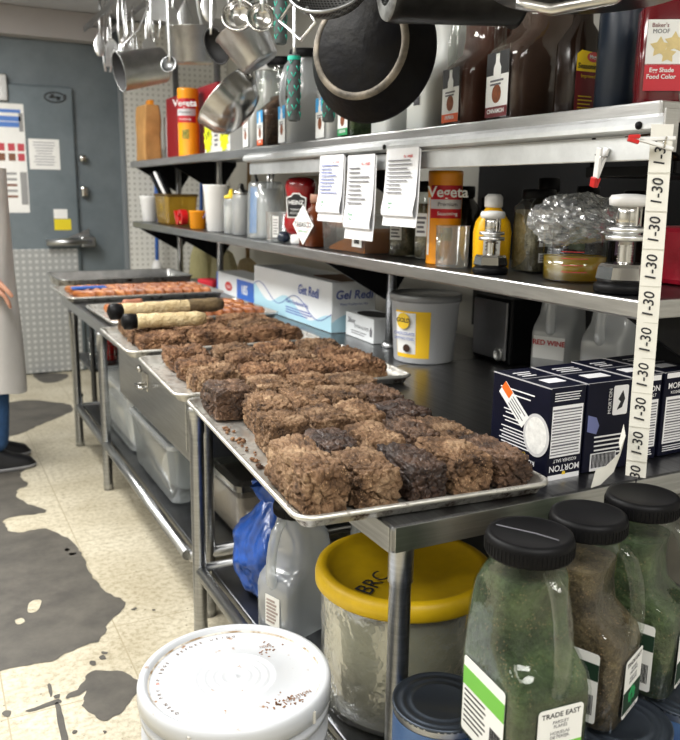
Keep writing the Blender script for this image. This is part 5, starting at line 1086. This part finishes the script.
# big tilted saucepan
t = thing('saucepan', 'rounded polished saucepan hanging tilted over the neon price tags', 'saucepan', (.955, 2.765, 1.512)); nn = Vector((-.62, .42, .66)).normalized(); T = axis((0, 0, 0), nn, (.4, -.5, .7))
pr = [(0, -.105), (.045, -.103), (.085, -.088), (.108, -.055), (.117, .0), (.120, .004), (.116, .006), (.112, .0), (.103, -.053), (.081, -.083), (.04, -.098), (0, -.1)]
b = MB(); b.lathe(pr, 48, T=T, cap0=False, cap1=False); b.build('pan_body', mat('saucepan_steel', (.58, .57, .55), .22, 1., var=.2, vs=9), t)
rim = T @ Vector((.117, 0, -.01)); b = MB(); b.tube([tuple(T @ Vector((.10, 0, -.055))), tuple(T @ Vector((.128, 0, -.04))), tuple(rim+Vector((.012, -.03, .045))), (rim.x*.7, rim.y*.6, rim.z+.12), (rim.x*.3, rim.y*.3, .3), (0, 0, RZK-.012-1.512), (.012, 0, RZK-1.512+.004)], [.010, .012, .011, .010, .009, .009, .005], 10, flat=.5); b.build('hanging_handle', STEEL, t)
b = MB(); b.lathe([(.014, 0), (.014, .006), (.006, .012)], 16, T=axis(T @ Vector((.113, .012, -.03)), (T.to_3x3() @ Vector((1, .1, -.25))))); b.build('rivet_plate', POLISH, t)
# turners hung by the blade with green-flecked grips below
def grip_tool(label, x, y, zb, L_=.165):
    t = thing('turner', label, 'turner', (x, y, zb), 0, 'turners with green-flecked grips')
    b = MB(); b.lathe([(.012, 0), (.0165, .004), (.0165, L_-.004), (.014, L_)], 18); g = b.build('grip', GRIP, t)
    b = MB(); rs = random.Random(y*10)
    for i in range(9):
        for s in range(3):
            a = R(s*120+i*47+200); z = .012+i*(L_-.02)/9; r = .0170
            p = [(r*math.cos(a+.38*q), r*math.sin(a+.38*q), z+.012*abs(q)) for q in (-1, 0, 1)]; b.tube(p, .0016, 4)
    b.lathe([(.0172, L_-.014), (.0172, L_-.004)], 18, cap0=False, cap1=False); b.build('green_fleck', TEAL, g)
    top = RZK-.03-zb; b = MB(); b.tube([(0, 0, L_-.002), (0, 0, L_+.02), (0, 0, max(L_+.05, top-.10))], [.009, .007, .008], 8, flat=.5); b.prism([(-.03, 0), (.03, 0), (.036, .09), (-.036, .09)], -.001, .001, 0, TR((0, 0, max(L_+.05, top-.10))) @ RX(PI/2)); b.tube([(0, 0, top-.012), (.0, 0, top+.035), (.012, 0, top+.04)], .003, 6); b.build('hanging_blade', BRIGHT, t)
grip_tool('turner with green-flecked grip hanging highest, above the conical pot', .90, 2.135, 1.585)
grip_tool('turner with green-flecked grip hanging lowest, left of the skillet', .90, 2.045, 1.382)
grip_tool('turner with green-flecked grip partly behind the skillet edge', 1.0, 2.045, 1.385)
grip_tool('turner with green-flecked grip just above the wire handle', .93, 2.01, 1.645)
# black skillet
t = thing('black_skillet', 'large black iron skillet hanging bottom-out with worn ring', 'skillet', (.955, 1.762, 1.527)); nn = Vector((-.80, -.585, .10)).normalized(); T = axis((0, 0, 0), nn, (0, 0, 1))
pr = [(0, .034), (.112, .034), (.118, .031), (.123, .024), (.158, -.036), (.161, -.040), (.157, -.040), (.118, .020), (0, .028)]
b = MB(); b.lathe(pr, 64, T=T, cap0=False, cap1=False); pb = b.build('pan_body', IRON, t)
b = MB(); b.lathe([(.104, .0338), (.105, .0352), (.1165, .0337), (.121, .029)], 64, T=T, cap0=False, cap1=False); b.build('worn_ring', IRONRING, pb)
u = (T.to_3x3() @ Vector((1, 0, 0))); back = nn*-.05
b = MB(); b.tube([tuple(u*.150+back*.6), tuple(u*.19+back*1.0), tuple(u*.30+back*1.6), tuple(u*.44+back*2.0), tuple(u*.50+back*2.0)], [.012, .015, .014, .017, .010], 12, flat=.5); b.tube([tuple(u*.50+back*2.0), (u*.53+back*2).to_tuple(), (u*.53+back*2+Vector((.014, 0, .012))).to_tuple(), (u*.53+back*2+Vector((.02, 0, -.004))).to_tuple()], .003, 6); b.build('handle', IRON, t)
# round strainer with square wire loop
t = thing('fry_strainer', 'round mesh strainer with a square wire loop, hanging before the skillet', 'strainer', (.80, 1.635, 1.628)); T = axis((0, 0, 0), (-.55, -.55, .62), (0, 0, 1))
MESHM = perforated('strainer_mesh', (.16, .16, .16), (.03, .03, .03), .006, .34, .4, .8)
b = MB(); b.lathe([(.088*math.sin(PI/2*i/8)+1e-4, -.06*math.cos(PI/2*i/8)) for i in range(9)], 32, T=T, cap0=False, cap1=False); b.build('mesh_bowl', MESHM, t)
b = MB(); b.tube([tuple(T @ Vector((.09*math.cos(q), .09*math.sin(q), 0))) for q in [2*PI*k/36 for k in range(36)]], .004, 8, closed=True); b.build('rim', HU, t)
b = MB(); lp = [T @ Vector(p) for p in ((-.086, .028, 0), (-.098, .060, 0), (-.155, .045, .0), (-.155, -.03, 0), (-.098, -.040, 0), (-.088, -.02, 0))]
lp = [Vector(q) for q in ((-.045, .06, -.030), (-.03, .115, -.018), (-.035, .185, -.050), (-.045, .045, -.112), (-.045, -.028, -.088), (-.05, .005, -.055))]
b.tube([tuple(q) for q in lp], .0036, 8); b.build('wire_loop', BRIGHT, t)
q = T @ Vector((.09, 0, 0)); b = MB(); b.tube([tuple(q), tuple(q+Vector((.02, 0, .05))), (.10, .02, .30), (.10, .02, RZK-1.628-.015), (.112, .02, RZK-1.628)], .005, 8); b.build('handle', STEEL, t)
# big dark pots at the top edge
def stock(label, c, r, l, n, ring):
    t = thing('stockpot', label, 'pot', c, 0); T = axis((0, 0, 0), n, (0, 0, 1))
    b = MB(); b.lathe([(0, 0), (r*.9, 0), (r*.97, .006), (r, .02), (r, l), (r+.006, l+.004), (r-.004, l+.004), (r-.006, .02), (0, .01)], 56, T=T, cap0=False, cap1=False); p = b.build('pot_body', mat('dark_pot_steel', (.045, .047, .048), .33, .8, var=.5, vs=10, bump=.05, bs=14), t)
    if ring: b = MB(); b.lathe([(r*.62, -.0008), (r*.93, -.0008), (r*.97, .004)], 48, T=T, cap0=False, cap1=False); b.build('pale_base_ring', mat('scaled_base', (.30, .31, .31), .6, .3, col2=(.10, .10, .10), vs=18, bump=.2, bs=30), p)
    top = RZK-.015-c[2]; e = T @ Vector((r, 0, l*.6)); b = MB(); b.tube([tuple(e), tuple(e+Vector((0, 0, .04))), (e.x*.5, e.y, top-.05), (e.x*.3, e.y, top), (e.x*.3+.012, e.y, top+.012)], [.009, .009, .008, .007, .004], 10); b.build('hanging_handle', IRON, t)
    return t, T
stock('dark stockpot lying sideways above the skillet, pale worn base toward us', (.835, 1.462, 1.605), .082, .26, (.965, -.26, .03), True)
t, T = stock('dark pan with looped steel handle at the top right corner', (.905, .985, 1.49), .15, .11, (.0, .0, 1.0), False)
b = MB(); b.tube([(-.142, -.05, .03), (-.165, -.055, .0), (-.18, -.07, -.045), (-.165, -.115, -.058), (-.11, -.165, -.048), (-.08, -.185, -.02), (-.06, -.14, .02)], .0075, 10); b.build('loop_handle', POLISH, t)

# ------------------------------------------------------------------ brooms and mop at the far end
def broom(label, x, y, z, w, col, tilt, hm):
    t = thing('broom', label, 'broom', (x, y, z), 0, 'brooms hung at the far end of the shelf')
    b = MB(); b.loft([rloop(w_, d_, .012, zz) for zz, w_, d_ in ((0, .05, w*1.15), (.06, .055, w*1.1), (.18, .045, w*1.0), (.25, .03, w*.7), (.27, .026, .03))], 0, True); b.build('bristles', col, t)
    b = MB(); b.tube([(0, 0, .25), (tilt*.3, 0, .6), (tilt, 0, 1.10)], .011, 10); b.build('handle', hm, t)
WOOD = mat('broom_wood', (.45, .28, .12), .6, var=.2, vs=20)
broom('greenish straw broom behind the far shelf post', 1.60, 5.10, .60, .36, STRAW, .03, BLUE)
broom('wide pale straw broom behind the shelf brackets', 1.60, 4.66, .60, .36, mat('pale_straw', (.68, .62, .38), .85, col2=(.45, .40, .21), vs=30, bump=.6, bs=60, stretch=(4, 4, .4)), .03, WOOD)
broom('short tan straw broom nearest the foil carton', 1.60, 4.265, .575, .28, mat('tan_straw', (.60, .48, .27), .85, col2=(.40, .30, .14), vs=30, bump=.6, bs=60, stretch=(4, 4, .4)), .03, WOOD)
t = thing('mop', 'blue-handled mop with white head against the far wall', 'mop', (1.42, 5.52, .001))
b = MB(); b.tube([(0, 0, .70), (.03, .05, 1.5)], .013, 12); b.build('handle', BLUE, t)
b = MB(); b.lathe([(.02, .60), (.035, .62), (.035, .70), (.016, .74)], 16); b.build('socket', WHITE, t)
b = MB(); b.lathe([(.10, 0), (.12, .02), (.09, .2), (.05, .45), (.03, .62)], 20); b.build('mop_head', mat('mop_yarn', (.6, .58, .52), .95, var=.3, vs=40, bump=.8, bs=60), t)
o = MB().box((0, 0, .02), (.09, .14, .04), .012).build('red_cloth', mat('red_cloth', (.65, .03, .05), .8, bump=.5, bs=40)); at(o, (1.30, 4.20, .7375), (0, 0, .3)); 
tag(o, 'small folded red cloth behind the farther sausage tray', 'cloth')
o.location = (1.375, 4.22, .7008)
# ------------------------------------------------------------------ under the tables
ZB = .2095
t = thing('yellow_lidded_tub', 'round clear tub of pale liquid with a big yellow lid, wrapped in film', 'tub', (.803, 1.276, ZB)); r = .160; t.scale = (1.02, 1.02, 1.09)
b = MB(); b.lathe([(r*.92, 0), (r*.95, .006), (r*.975, .232)], 56, cap1=False); b.build('tub_body', clear('tub_plastic', tint=(.85, .85, .78), haze=.45, hazecol=(.72, .72, .62), gloss=.15, rough=.15), t)
b = MB(); b.lathe([(r*.90, .006), (r*.95, .205)], 48); b.build('contents', mat('pale_brine', (.80, .79, .66), .5, var=.1, vs=5), t)
b = MB(); b.lathe([(r*1.06, .222), (r*1.085, .226), (r*1.085, .240), (r*1.06, .252), (r*.99, .256), (r*.93, .253), (r*.90, .246), (r*.55, .245), (r*.48, .241), (0, .241)], 64, cap1=False); ld = b.build('lid', YELLOW, t)
text('BRC', .050, frame((-.088, -.035, .2475), (0, 0, 1), (-.55, .83, 0)), INK, ld, 'handwritten_mark', shear=.1)
bm = bmesh.new(); bmesh.ops.create_cone(bm, cap_ends=False, segments=90, radius1=r*.985, radius2=r*1.0, depth=.225); bmesh.ops.subdivide_edges(bm, edges=[e for e in bm.edges if abs(e.verts[0].co.z-e.verts[1].co.z) > .1], cuts=20)
for v in bm.verts:
    a = math.atan2(v.co.y, v.co.x); k = noise.fractal(Vector((math.cos(a)*4, math.sin(a)*4, v.co.z*14)), 1, 2, 4); s = 1+.03*abs(k); v.co.x *= s; v.co.y *= s
for f in bm.faces: f.smooth = True
me = bpy.data.meshes.new('film_wrap'); bm.to_mesh(me); bm.free(); me.materials.append(BAGFILM); o = bpy.data.objects.new('film_wrap', me); COL.objects.link(o); o.parent = t; o.location = (0, 0, .114)
jug('cloudy empty jug with black cap and small label under the front tray', (.712, 1.60, ZB), R(-70), None, shell=CLOUDY, name='plastic_jug', group='empty jugs under the near table', s=.93, spec=lambda t: (lines(plate(MB(), frame((.006, -.0842, .07), (0, -1, 0)), .05, .08), frame((.006, -.0850, .07), (0, -1, 0)), .04, .065, 7, 1).build('label', [PAPER, mat('label_smudge', (.36, .30, .28), .7)], t)))
jug('second cloudy empty jug, between the capped jug and the yellow-lidded tub', (.928, 1.60, ZB), R(-70), None, shell=CLOUDY, name='plastic_jug', group='empty jugs under the near table', s=1.0, spec=lambda t: text('RED', .025, frame((.006, -.0850, .07), (0, -1, 0)), REDINK, t))
# flour bin
t = thing('flour_bin', 'square clear bin of beige flour with smoky lid behind the table legs', 'bin', (.865, 2.25, ZB))
b = MB(); b.loft([rloop(.21, .30, .02, 0), rloop(.22, .31, .024, .006), rloop(.235, .33, .024, .165)], 0, True, True, False); b.build('bin_body', CLEAR, t)
b = MB(); b.loft([rloop(.208, .298, .02, .004), rloop(.226, .318, .02, .130)], 0, True); b.build('flour', FLOUR, t)
b = MB(); b.loft([rloop(.240, .335, .024, .150), rloop(.252, .347, .024, .154), rloop(.252, .347, .024, .172), rloop(.225, .32, .02, .180), rloop(.20, .29, .02, .176)], 0, False, False, True); b.build('lid', SMOKY, t)
def tote(label, x0, x1, y0, y1, h, contents):
    t = thing('storage_bin', label, 'bin', ((x0+x1)/2, (y0+y1)/2, ZB), 0, 'clear storage bins under the far table'); w, d = x1-x0, y1-y0
    b = MB(); b.loft([rloop(w*.88, d*.9, .03, 0), rloop(w*.9, d*.92, .035, .008), rloop(w*.97, d*.98, .035, h)], 0, True, True, False); b.build('bin_body', CLOUDY2, t)
    b = MB(); b.loft([rloop(w*.97, d*.98, .03, h-.012), rloop(w, d, .03, h-.008), rloop(w, d, .03, h+.006), rloop(w*.94, d*.95, .03, h+.010), rloop(w*.88, d*.9, .03, h+.004)], 0, False, False, True); l = b.build('lid', CLOUDY, t)
    return t, w, d
t, w, d = tote('clear storage bin holding round lids, nearer of two under the table', .640, .97, 2.425, 2.985, .195, 1)
for i in range(5):
    l = thing('round_lid', 'clear round lid standing on edge inside the nearer storage bin', 'lid', (.735+.012*i, 2.56+.020*i, ZB+.090), 0, 'round lids in the storage bin'); b = MB(); b.lathe([(.076, -.002), (.080, 0), (.080, .005), (.072, .006), (.066, .002), (0, .002)], 36, T=axis((0, 0, 0), (-.35, -.92, .12)), cap1=False); b.build('lid_disc', CLOUDY, l)
t, w, d = tote('cloudy storage bin with white lid, farther of two under the table', .645, 1.0, 3.02, 3.60, .225, 0)
b = MB(); b.loft([rloop(.28, .46, .02, .012), rloop(.30, .49, .02, .14)], 0, False); b.build('contents', mat('packed_linen', (.66, .66, .64), .9, var=.15, vs=12), t)
# blue bag
bm = bmesh.new(); bmesh.ops.create_uvsphere(bm, u_segments=64, v_segments=40, radius=1)
for v in bm.verts:
    p = v.co.copy(); nn = noise.fractal(p*1.9+Vector((3, 7, 1)), 1, 2.1, 5); rd = abs(noise.noise(p*3.3)); k = 1+.13*nn-.22*rd
    k *= 1 if p.z < .4 else max(.42, 1-.9*(p.z-.4)); k *= 1-.10*abs(noise.noise(p*7))
    v.co = Vector((p.x*.10*k, p.y*.12*k, max(-.095, p.z*.13*(1+.25*max(0, p.z)))))
for f in bm.faces: f.smooth = True
me = bpy.data.meshes.new('bag_body'); bm.to_mesh(me); bm.free(); me.materials.append(BLUEBAG); t = thing('blue_bag', 'crumpled blue plastic bag on the undershelf below the front tray', 'bag', (.735, 1.80, ZB+.096)); o = bpy.data.objects.new('bag_body', me); COL.objects.link(o); o.parent = t
b = MB(); rs = random.Random(4); b.loft([[((.022+.010*q)*math.cos(a)*(1+.35*math.sin(5*a+q)), (.022+.010*q)*math.sin(a)*(1+.3*math.cos(4*a)), .135+.018*q) for a in [2*PI*k/30 for k in range(30)]] for q in range(4)], 0, True, False, False); b.build('knot', BLUEBAG, t)
# white pail in the aisle
t = thing('white_pail', 'white plastic pail with a stained ridged lid in the aisle', 'bucket', (.421, 1.2, .001)); r = .157
b = MB(); b.lathe([(r*.86, 0), (r*.88, .006), (r*.96, .285), (r*1.02, .287), (r*1.02, .303), (r*.97, .306), (r*.975, .335), (r*1.03, .337), (r*1.03, .350), (r*.98, .352), (r*.985, .372)], 64, cap1=False); b.build('pail_body', BUCKET, t)
def lid_mat():
    m, nt, out = _new('stained_lid_white'); L = nt.links.new; p = _n(nt, 'ShaderNodeBsdfPrincipled'); p.inputs['Roughness'].default_value = .32; L(p.outputs[0], out.inputs[0])
    tc = _n(nt, 'ShaderNodeTexCoord'); n = _n(nt, 'ShaderNodeTexNoise'); n.inputs['Scale'].default_value = 48; n.inputs['Detail'].default_value = 6; L(tc.outputs['Object'], n.inputs['Vector'])
    rp = _n(nt, 'ShaderNodeValToRGB'); L(n.outputs[0], rp.inputs[0]); e = rp.color_ramp.elements; e[0].position = .24; e[0].color = c4(srgb(150, 110, 70)); e[1].position = .33; e[1].color = c4((.56, .58, .61)); L(rp.outputs[0], p.inputs['Base Color']); return m
b = MB(); pr = [(r*1.0, .358), (r*1.05, .362), (r*1.05, .384), (r*1.035, .3925), (r*1.0, .395), (r*.965, .394), (r*.945, .388), (r*.93, .3845), (r*.90, .384)]
for k in (.44, .345, .25, .155): pr += [(r*(k+.03), .3845), (r*(k+.014), .3867), (r*(k-.014), .3867), (r*(k-.03), .3845)]
pr += [(r*.03, .3845), (r*.025, .386), (0, .386)]
b.lathe(pr, 96, cap1=False); ld = b.build('lid', lid_mat(), t)
GRM = mat('rim_grime', srgb(150, 128, 100), .8, col2=srgb(215, 210, 200), vs=30, lo=.45, hi=.6)
b = MB(); b.lathe([(r*.938, .3872), (r*.922, .3849)], 96, cap0=False, cap1=False); b.build('rim_grime', GRM, ld)
for i, c in enumerate('OPEN PRY UP EDGE  BEFORE USING'):
    a = R(205-i*4.6)
    if c != ' ': text(c, .0085, TR((r*.83*math.cos(a), r*.83*math.sin(a), .3852)) @ RZ(a-PI/2), mat('faded_print', srgb(120, 105, 95), .7) if i != 9 else ORG, ld, 'rim_lettering', bold=.01)
for x, y, s in ((.052, -.100, 1.), (.085, .052, .8)):
    b = MB(); rs = random.Random(int(s*10))
    for k in range(34 if s == 1 else 16): plate(b, TR((x+rs.gauss(0, .016)*s, y+rs.gauss(0, .010)*s, .3846)) @ RZ(rs.uniform(0, 3)), rs.uniform(.002, .007), rs.uniform(.0015, .003))
    b.build('worn_stamp', mat('brown_stamp', srgb(130, 95, 70), .8), ld)
text('CAUTION', .011, TR((.075, -.098, .3858)) @ RZ(R(10)), mat('brown_stamp', (1, 1, 1)), ld, 'worn_lettering'); text('HDPE', .009, TR((.082, .066, .3858)) @ RZ(R(-10)), mat('brown_stamp', (1, 1, 1)), ld, 'worn_lettering')
b = MB(); 
for a in (225, 300): b.box((r*1.052*math.cos(R(a)), r*1.052*math.sin(R(a)), .372), (.005, .005, .022), .001, 0)
b.build('lid_notch', mat('notch_grey', (.55, .54, .5), .6), ld)
b = MB(); b.tube([(r*1.03*math.cos(a), r*1.03*math.sin(a), .30-.16*math.sin((a-R(-70))/R(180)*PI)) for a in [R(-70+180*k/16) for k in range(17)]], .003, 6); b.build('wire_bail', POLISH, t)

# red and steel clutter on the rolling stand's shelf
t = thing('wire_basket', 'wire basket on the lower shelf of the rolling stand', 'basket', (.95, 4.40, .3085))
b = MB()
for z in (.0, .05, .10): b.tube([(x, y, z+.003) for x, y in rrect(.36, .28, .03)], .0025, 6, closed=True)
for k in range(14): x = -.17+.34*k/13; b.tube([(x, -.14, .103), (x, -.14, .003), (x, .14, .003), (x, .14, .103)], .0018, 5)
b.build('wire_frame', POLISH, t)
cup('red plastic tumbler in the wire basket', .86, 4.36, .313, .030, .036, .11, RED, 'plastic_tumbler')

# ------------------------------------------------------------------ person at the left edge
def skin_body(name, joints, edges, m, parent=None, root=0, sub=2):
    me = bpy.data.meshes.new(name); me.from_pydata([j[:3] for j in joints], edges, []); me.update()
    o = bpy.data.objects.new(name, me); COL.objects.link(o)
    sk = o.modifiers.new('skin', 'SKIN'); sk.use_smooth_shade = True
    for i, j in enumerate(joints):
        v = me.skin_vertices[0].data[i]; rr = j[3]; v.radius = rr if isinstance(rr, tuple) else (rr, rr); v.use_root = (i == root)
    ss = o.modifiers.new('sub', 'SUBSURF'); ss.levels = sub; ss.render_levels = sub
    bpy.context.view_layer.update(); dg = bpy.context.evaluated_depsgraph_get()
    m2 = bpy.data.meshes.new_from_object(o.evaluated_get(dg)); bpy.data.objects.remove(o)
    m2.materials.clear(); m2.materials.append(m); m2.polygons.foreach_set('use_smooth', [True]*len(m2.polygons)); m2.name = name
    o = bpy.data.objects.new(name, m2); COL.objects.link(o)
    if parent is not None: o.parent = parent
    return o
PX, PY = .195, 3.78
pr_ = thing('person', 'person in pale apron, blue jeans and black shoes standing at the left edge', 'person', (PX, PY, 0))
# body faces +X (toward the tables); forearm forward, hand relaxed at hip height
J = [(0, 0, .86, (.115, .145)), (.005, 0, 1.0, (.105, .135)), (.01, 0, 1.15, (.11, .15)), (0, 0, 1.30, (.10, .155)), (-.005, 0, 1.39, (.055, .065)), (.0, 0, 1.45, .05), (.012, 0, 1.52, (.072, .064)), (.015, 0, 1.61, (.085, .070)), (.01, 0, 1.68, (.06, .05)),
     (0, -.17, 1.335, .055), (-.015, -.215, 1.20, .048), (-.02, -.23, 1.07, .042), (.0, -.225, .96, .036), (.03, -.215, .865, .027),
     (0, .17, 1.335, .055), (-.02, .215, 1.20, .048), (-.02, .235, 1.07, .042), (.0, .23, .97, .036), (.03, .22, .87, .027),
     (.0, -.085, .78, .075), (.028, -.09, .48, .050), (.024, -.092, .28, .044), (.012, -.095, .09, .034), (.0, .085, .78, .075), (.028, .09, .48, .050), (.024, .092, .28, .044), (.012, .095, .09, .034),
     (.06, -.095, .035, .030), (.06, .095, .035, .030)]
E_ = [(0, 1), (1, 2), (2, 3), (3, 4), (4, 5), (5, 6), (6, 7), (7, 8), (3, 9), (9, 10), (10, 11), (11, 12), (12, 13), (3, 14), (14, 15), (15, 16), (16, 17), (17, 18), (0, 19), (19, 20), (20, 21), (21, 22), (0, 23), (23, 24), (24, 25), (25, 26), (22, 27), (26, 28)]
for s, w in ((-1, 13), (1, 18)):
    wx, wy, wz = J[w][:3]; d = Vector((.55, .02, -.83)); k = len(J); J.append((wx+d.x*.045, wy, wz+d.z*.045, (.020, .032))); E_.append((w, k))
    J.append((wx+d.x*.085, wy, wz+d.z*.085, (.016, .034))); E_.append((k, k+1)); pk = k+1
    for f, (off, ln) in enumerate(((-.024, .058), (-.008, .072), (.008, .068), (.023, .052))):
        base = Vector((wx+d.x*.098, wy+off, wz+d.z*.098)); q = len(J)
        J.append((base.x, base.y, base.z, .0095)); p1 = base+d*ln*.5; J.append((p1.x, p1.y, p1.z, .0085)); p2 = p1+Vector((.25, 0, -.95))*ln*.5; J.append((p2.x, p2.y, p2.z, .0065)); E_ += [(pk, q), (q, q+1), (q+1, q+2)]
    q = len(J); J += [(wx+d.x*.045+.02, wy+s*.0-.03, wz+d.z*.045, .012), (wx+d.x*.08+.03, wy-.045, wz+d.z*.085, .0105), (wx+d.x*.11+.03, wy-.045, wz+d.z*.115, .008)]; E_ += [(k, q), (q, q+1), (q+1, q+2)]
skin_body('body', J, E_, SKIN, pr_)
# face details
b = MB(); b.lathe([(.012, 0), (.012, .003)], 10, T=axis((.094, -.030, 1.595), (1, -.25, 0))); b.lathe([(.012, 0), (.012, .003)], 10, T=axis((.094, .030, 1.595), (1, .25, 0))); b.build('eyes', BLACK, pr_)
b = MB(); b.loft([[(x, y, z) for x, y in ((.085, -s), (.095+e, 0), (.085, s))] for z, s, e in ((1.60, .008, .006), (1.575, .012, .016), (1.555, .017, .026), (1.545, .014, .010))], 0, True); b.build('nose', SKIN, pr_)
b = MB(); b.box((.088, 0, 1.515), (.012, .042, .012), .005); b.build('mouth', mat('lips', (.42, .14, .12), .5), pr_)
for s in (-1, 1): b = MB(); b.lathe([(.001, 0), (.022, .004), (.020, .012), (.006, .014)], 14, T=axis((.0, s*.070, 1.575), (0, s, .1))); b.build('ear', SKIN, pr_)
b = MB(); b.loft([superloop(a, c_, 2.2, z, cx, 0, 28) for z, a, c_, cx in ((1.52, .045, .066, -.055), (1.57, .075, .078, -.03), (1.63, .096, .080, -.002), (1.68, .092, .074, .0), (1.715, .065, .055, .0), (1.73, .02, .02, .0))], 0, True); b.build('hair', HAIR, pr_)
skin_body('shirt', [(0, 0, .90, (.125, .155)), (.005, 0, 1.02, (.12, .15)), (.01, 0, 1.16, (.122, .162)), (0, 0, 1.30, (.108, .165)), (-.004, 0, 1.385, (.065, .075)), (0, -.17, 1.338, .068), (-.015, -.217, 1.20, .062), (0, .17, 1.338, .068), (-.015, .217, 1.20, .062), (-.018, -.228, 1.12, .056), (-.018, .232, 1.12, .056)], [(0, 1), (1, 2), (2, 3), (3, 4), (3, 5), (5, 6), (6, 9), (3, 7), (7, 8), (8, 10)], SHIRT, pr_)
skin_body('jeans', [(0, 0, .90, (.122, .152)), (0, 0, .82, (.12, .15)), (0, -.085, .74, .096), (.03, -.09, .48, .078), (.025, -.092, .28, .072), (.015, -.095, .075, .066), (0, .085, .74, .096), (.03, .09, .48, .078), (.025, .092, .28, .072), (.015, .095, .075, .066)], [(0, 1), (1, 2), (2, 3), (3, 4), (4, 5), (1, 6), (6, 7), (7, 8), (8, 9)], JEANS, pr_)
# apron: wraps the front, from chest to below the knee
vs = []; fs = []; nu, nv_ = 22, 26
for j in range(nv_+1):
    f = j/nv_; z = 1.28-.93*f
    for i in range(nu+1):
        u = i/nu*2-1; a = u*(R(60) if f < .25 else R(60+45*min(1, (f-.25)*3))); rx = .142+.055*max(0, f-.45)+.010*math.sin(9*u+4*f)*f; ry = .182+.05*max(0, f-.45)
        vs.append((.01+rx*math.cos(a)+.01*math.sin(7*u)*f*f, ry*math.sin(a), z+.012*math.sin(u*6)*f*f))
for j in range(nv_):
    for i in range(nu): q = j*(nu+1)+i; fs.append((q, q+1, q+nu+2, q+nu+1))
b = MB(); b.add(vs, fs, 0, True); b.build('apron', APRON, pr_)
for s in (-1, 1):
    b = MB(); b.loft([superloop(a, c_, 2.6, z, cx, s*.095, 24) for z, a, c_, cx in ((.002, .135, .050, .045), (.018, .138, .052, .045), (.045, .125, .047, .038), (.070, .085, .043, .005), (.10, .055, .045, -.015))], 0, True); sh = b.build('shoe', SHOE, pr_)
    b = MB(); b.loft([superloop(a, c_, 2.6, z, .045, s*.095, 24) for z, a, c_ in ((.001, .136, .051), (.014, .141, .055), (.018, .139, .053))], 0, True); b.build('sole', mat('grey_sole', (.25, .25, .26), .6), sh)
# ------------------------------------------------------------------ lettering becomes plain meshes
bpy.context.view_layer.update(); _dg = bpy.context.evaluated_depsgraph_get()
for o in [o for o in COL.objects if o.type == 'FONT']:
    me = bpy.data.meshes.new_from_object(o.evaluated_get(_dg)); me.name = o.name
    p = o.parent; ml = o.matrix_local.copy(); nm = o.name; cu = o.data
    bpy.data.objects.remove(o); bpy.data.curves.remove(cu)
    n = bpy.data.objects.new(nm, me); COL.objects.link(n); n.parent = p; n.matrix_local = ml
# ------------------------------------------------------------------ camera, light
def make_camera():
    cd = bpy.data.cameras.new('camera'); co = bpy.data.objects.new('camera', cd); COL.objects.link(co)
    yaw, pitch, roll = .473, .213, .015
    F = Vector((math.sin(yaw)*math.cos(pitch), math.cos(yaw)*math.cos(pitch), -math.sin(pitch)))
    Rv = Vector((math.cos(yaw), -math.sin(yaw), 0)); U = Rv.cross(F)
    R2 = Rv*math.cos(roll)+U*math.sin(roll); U2 = -Rv*math.sin(roll)+U*math.cos(roll)
    co.matrix_world = Matrix(((R2.x, U2.x, -F.x, 0), (R2.y, U2.y, -F.y, 0), (R2.z, U2.z, -F.z, 1.2), (0, 0, 0, 1)))
    cd.sensor_fit = 'VERTICAL'; cd.sensor_height = 36; cd.lens = 817.2/740*36; cd.clip_start = .05
    cd.dof.use_dof = True; cd.dof.focus_distance = 1.5; cd.dof.aperture_fstop = 6.3
    SC.camera = co
make_camera()
def area(name, loc, sx, sy, e, rot=(0, 0, 0), col=(1, 1, 1)):
    l = bpy.data.lights.new(name, 'AREA'); l.shape = 'RECTANGLE'; l.size = sx; l.size_y = sy; l.energy = e; l.color = col
    o = bpy.data.objects.new(name, l); COL.objects.link(o); o.location = loc; o.rotation_euler = rot; return o
for i, (x, y, e) in enumerate(((-.1, -.1, 15), (-.1, 2.0, 42), (-.1, 3.9, 58), (-1.4, .9, 24), (-1.4, 2.8, 34))):  # aisle panels, then an outer row added to fill shelf fronts and undershelves
    area('ceiling_and_fill_light', (x, y, 2.25), .5, 1.2, e, col=(1, .985, .95))
area('ceiling_and_fill_light', (.75, -.6, 2.25), 1.2, .5, 34, col=(1, .985, .96))  # unseen fill added to brighten the jug fronts and table end
w = bpy.data.worlds.new('world'); SC.world = w; w.use_nodes = True
w.node_tree.nodes['Background'].inputs[0].default_value = (.9, .95, 1, 1); w.node_tree.nodes['Background'].inputs[1].default_value = .25
SC.view_settings.view_transform = 'Standard'; SC.view_settings.look = 'None'; SC.view_settings.exposure = 0.1; SC.view_settings.gamma = .95
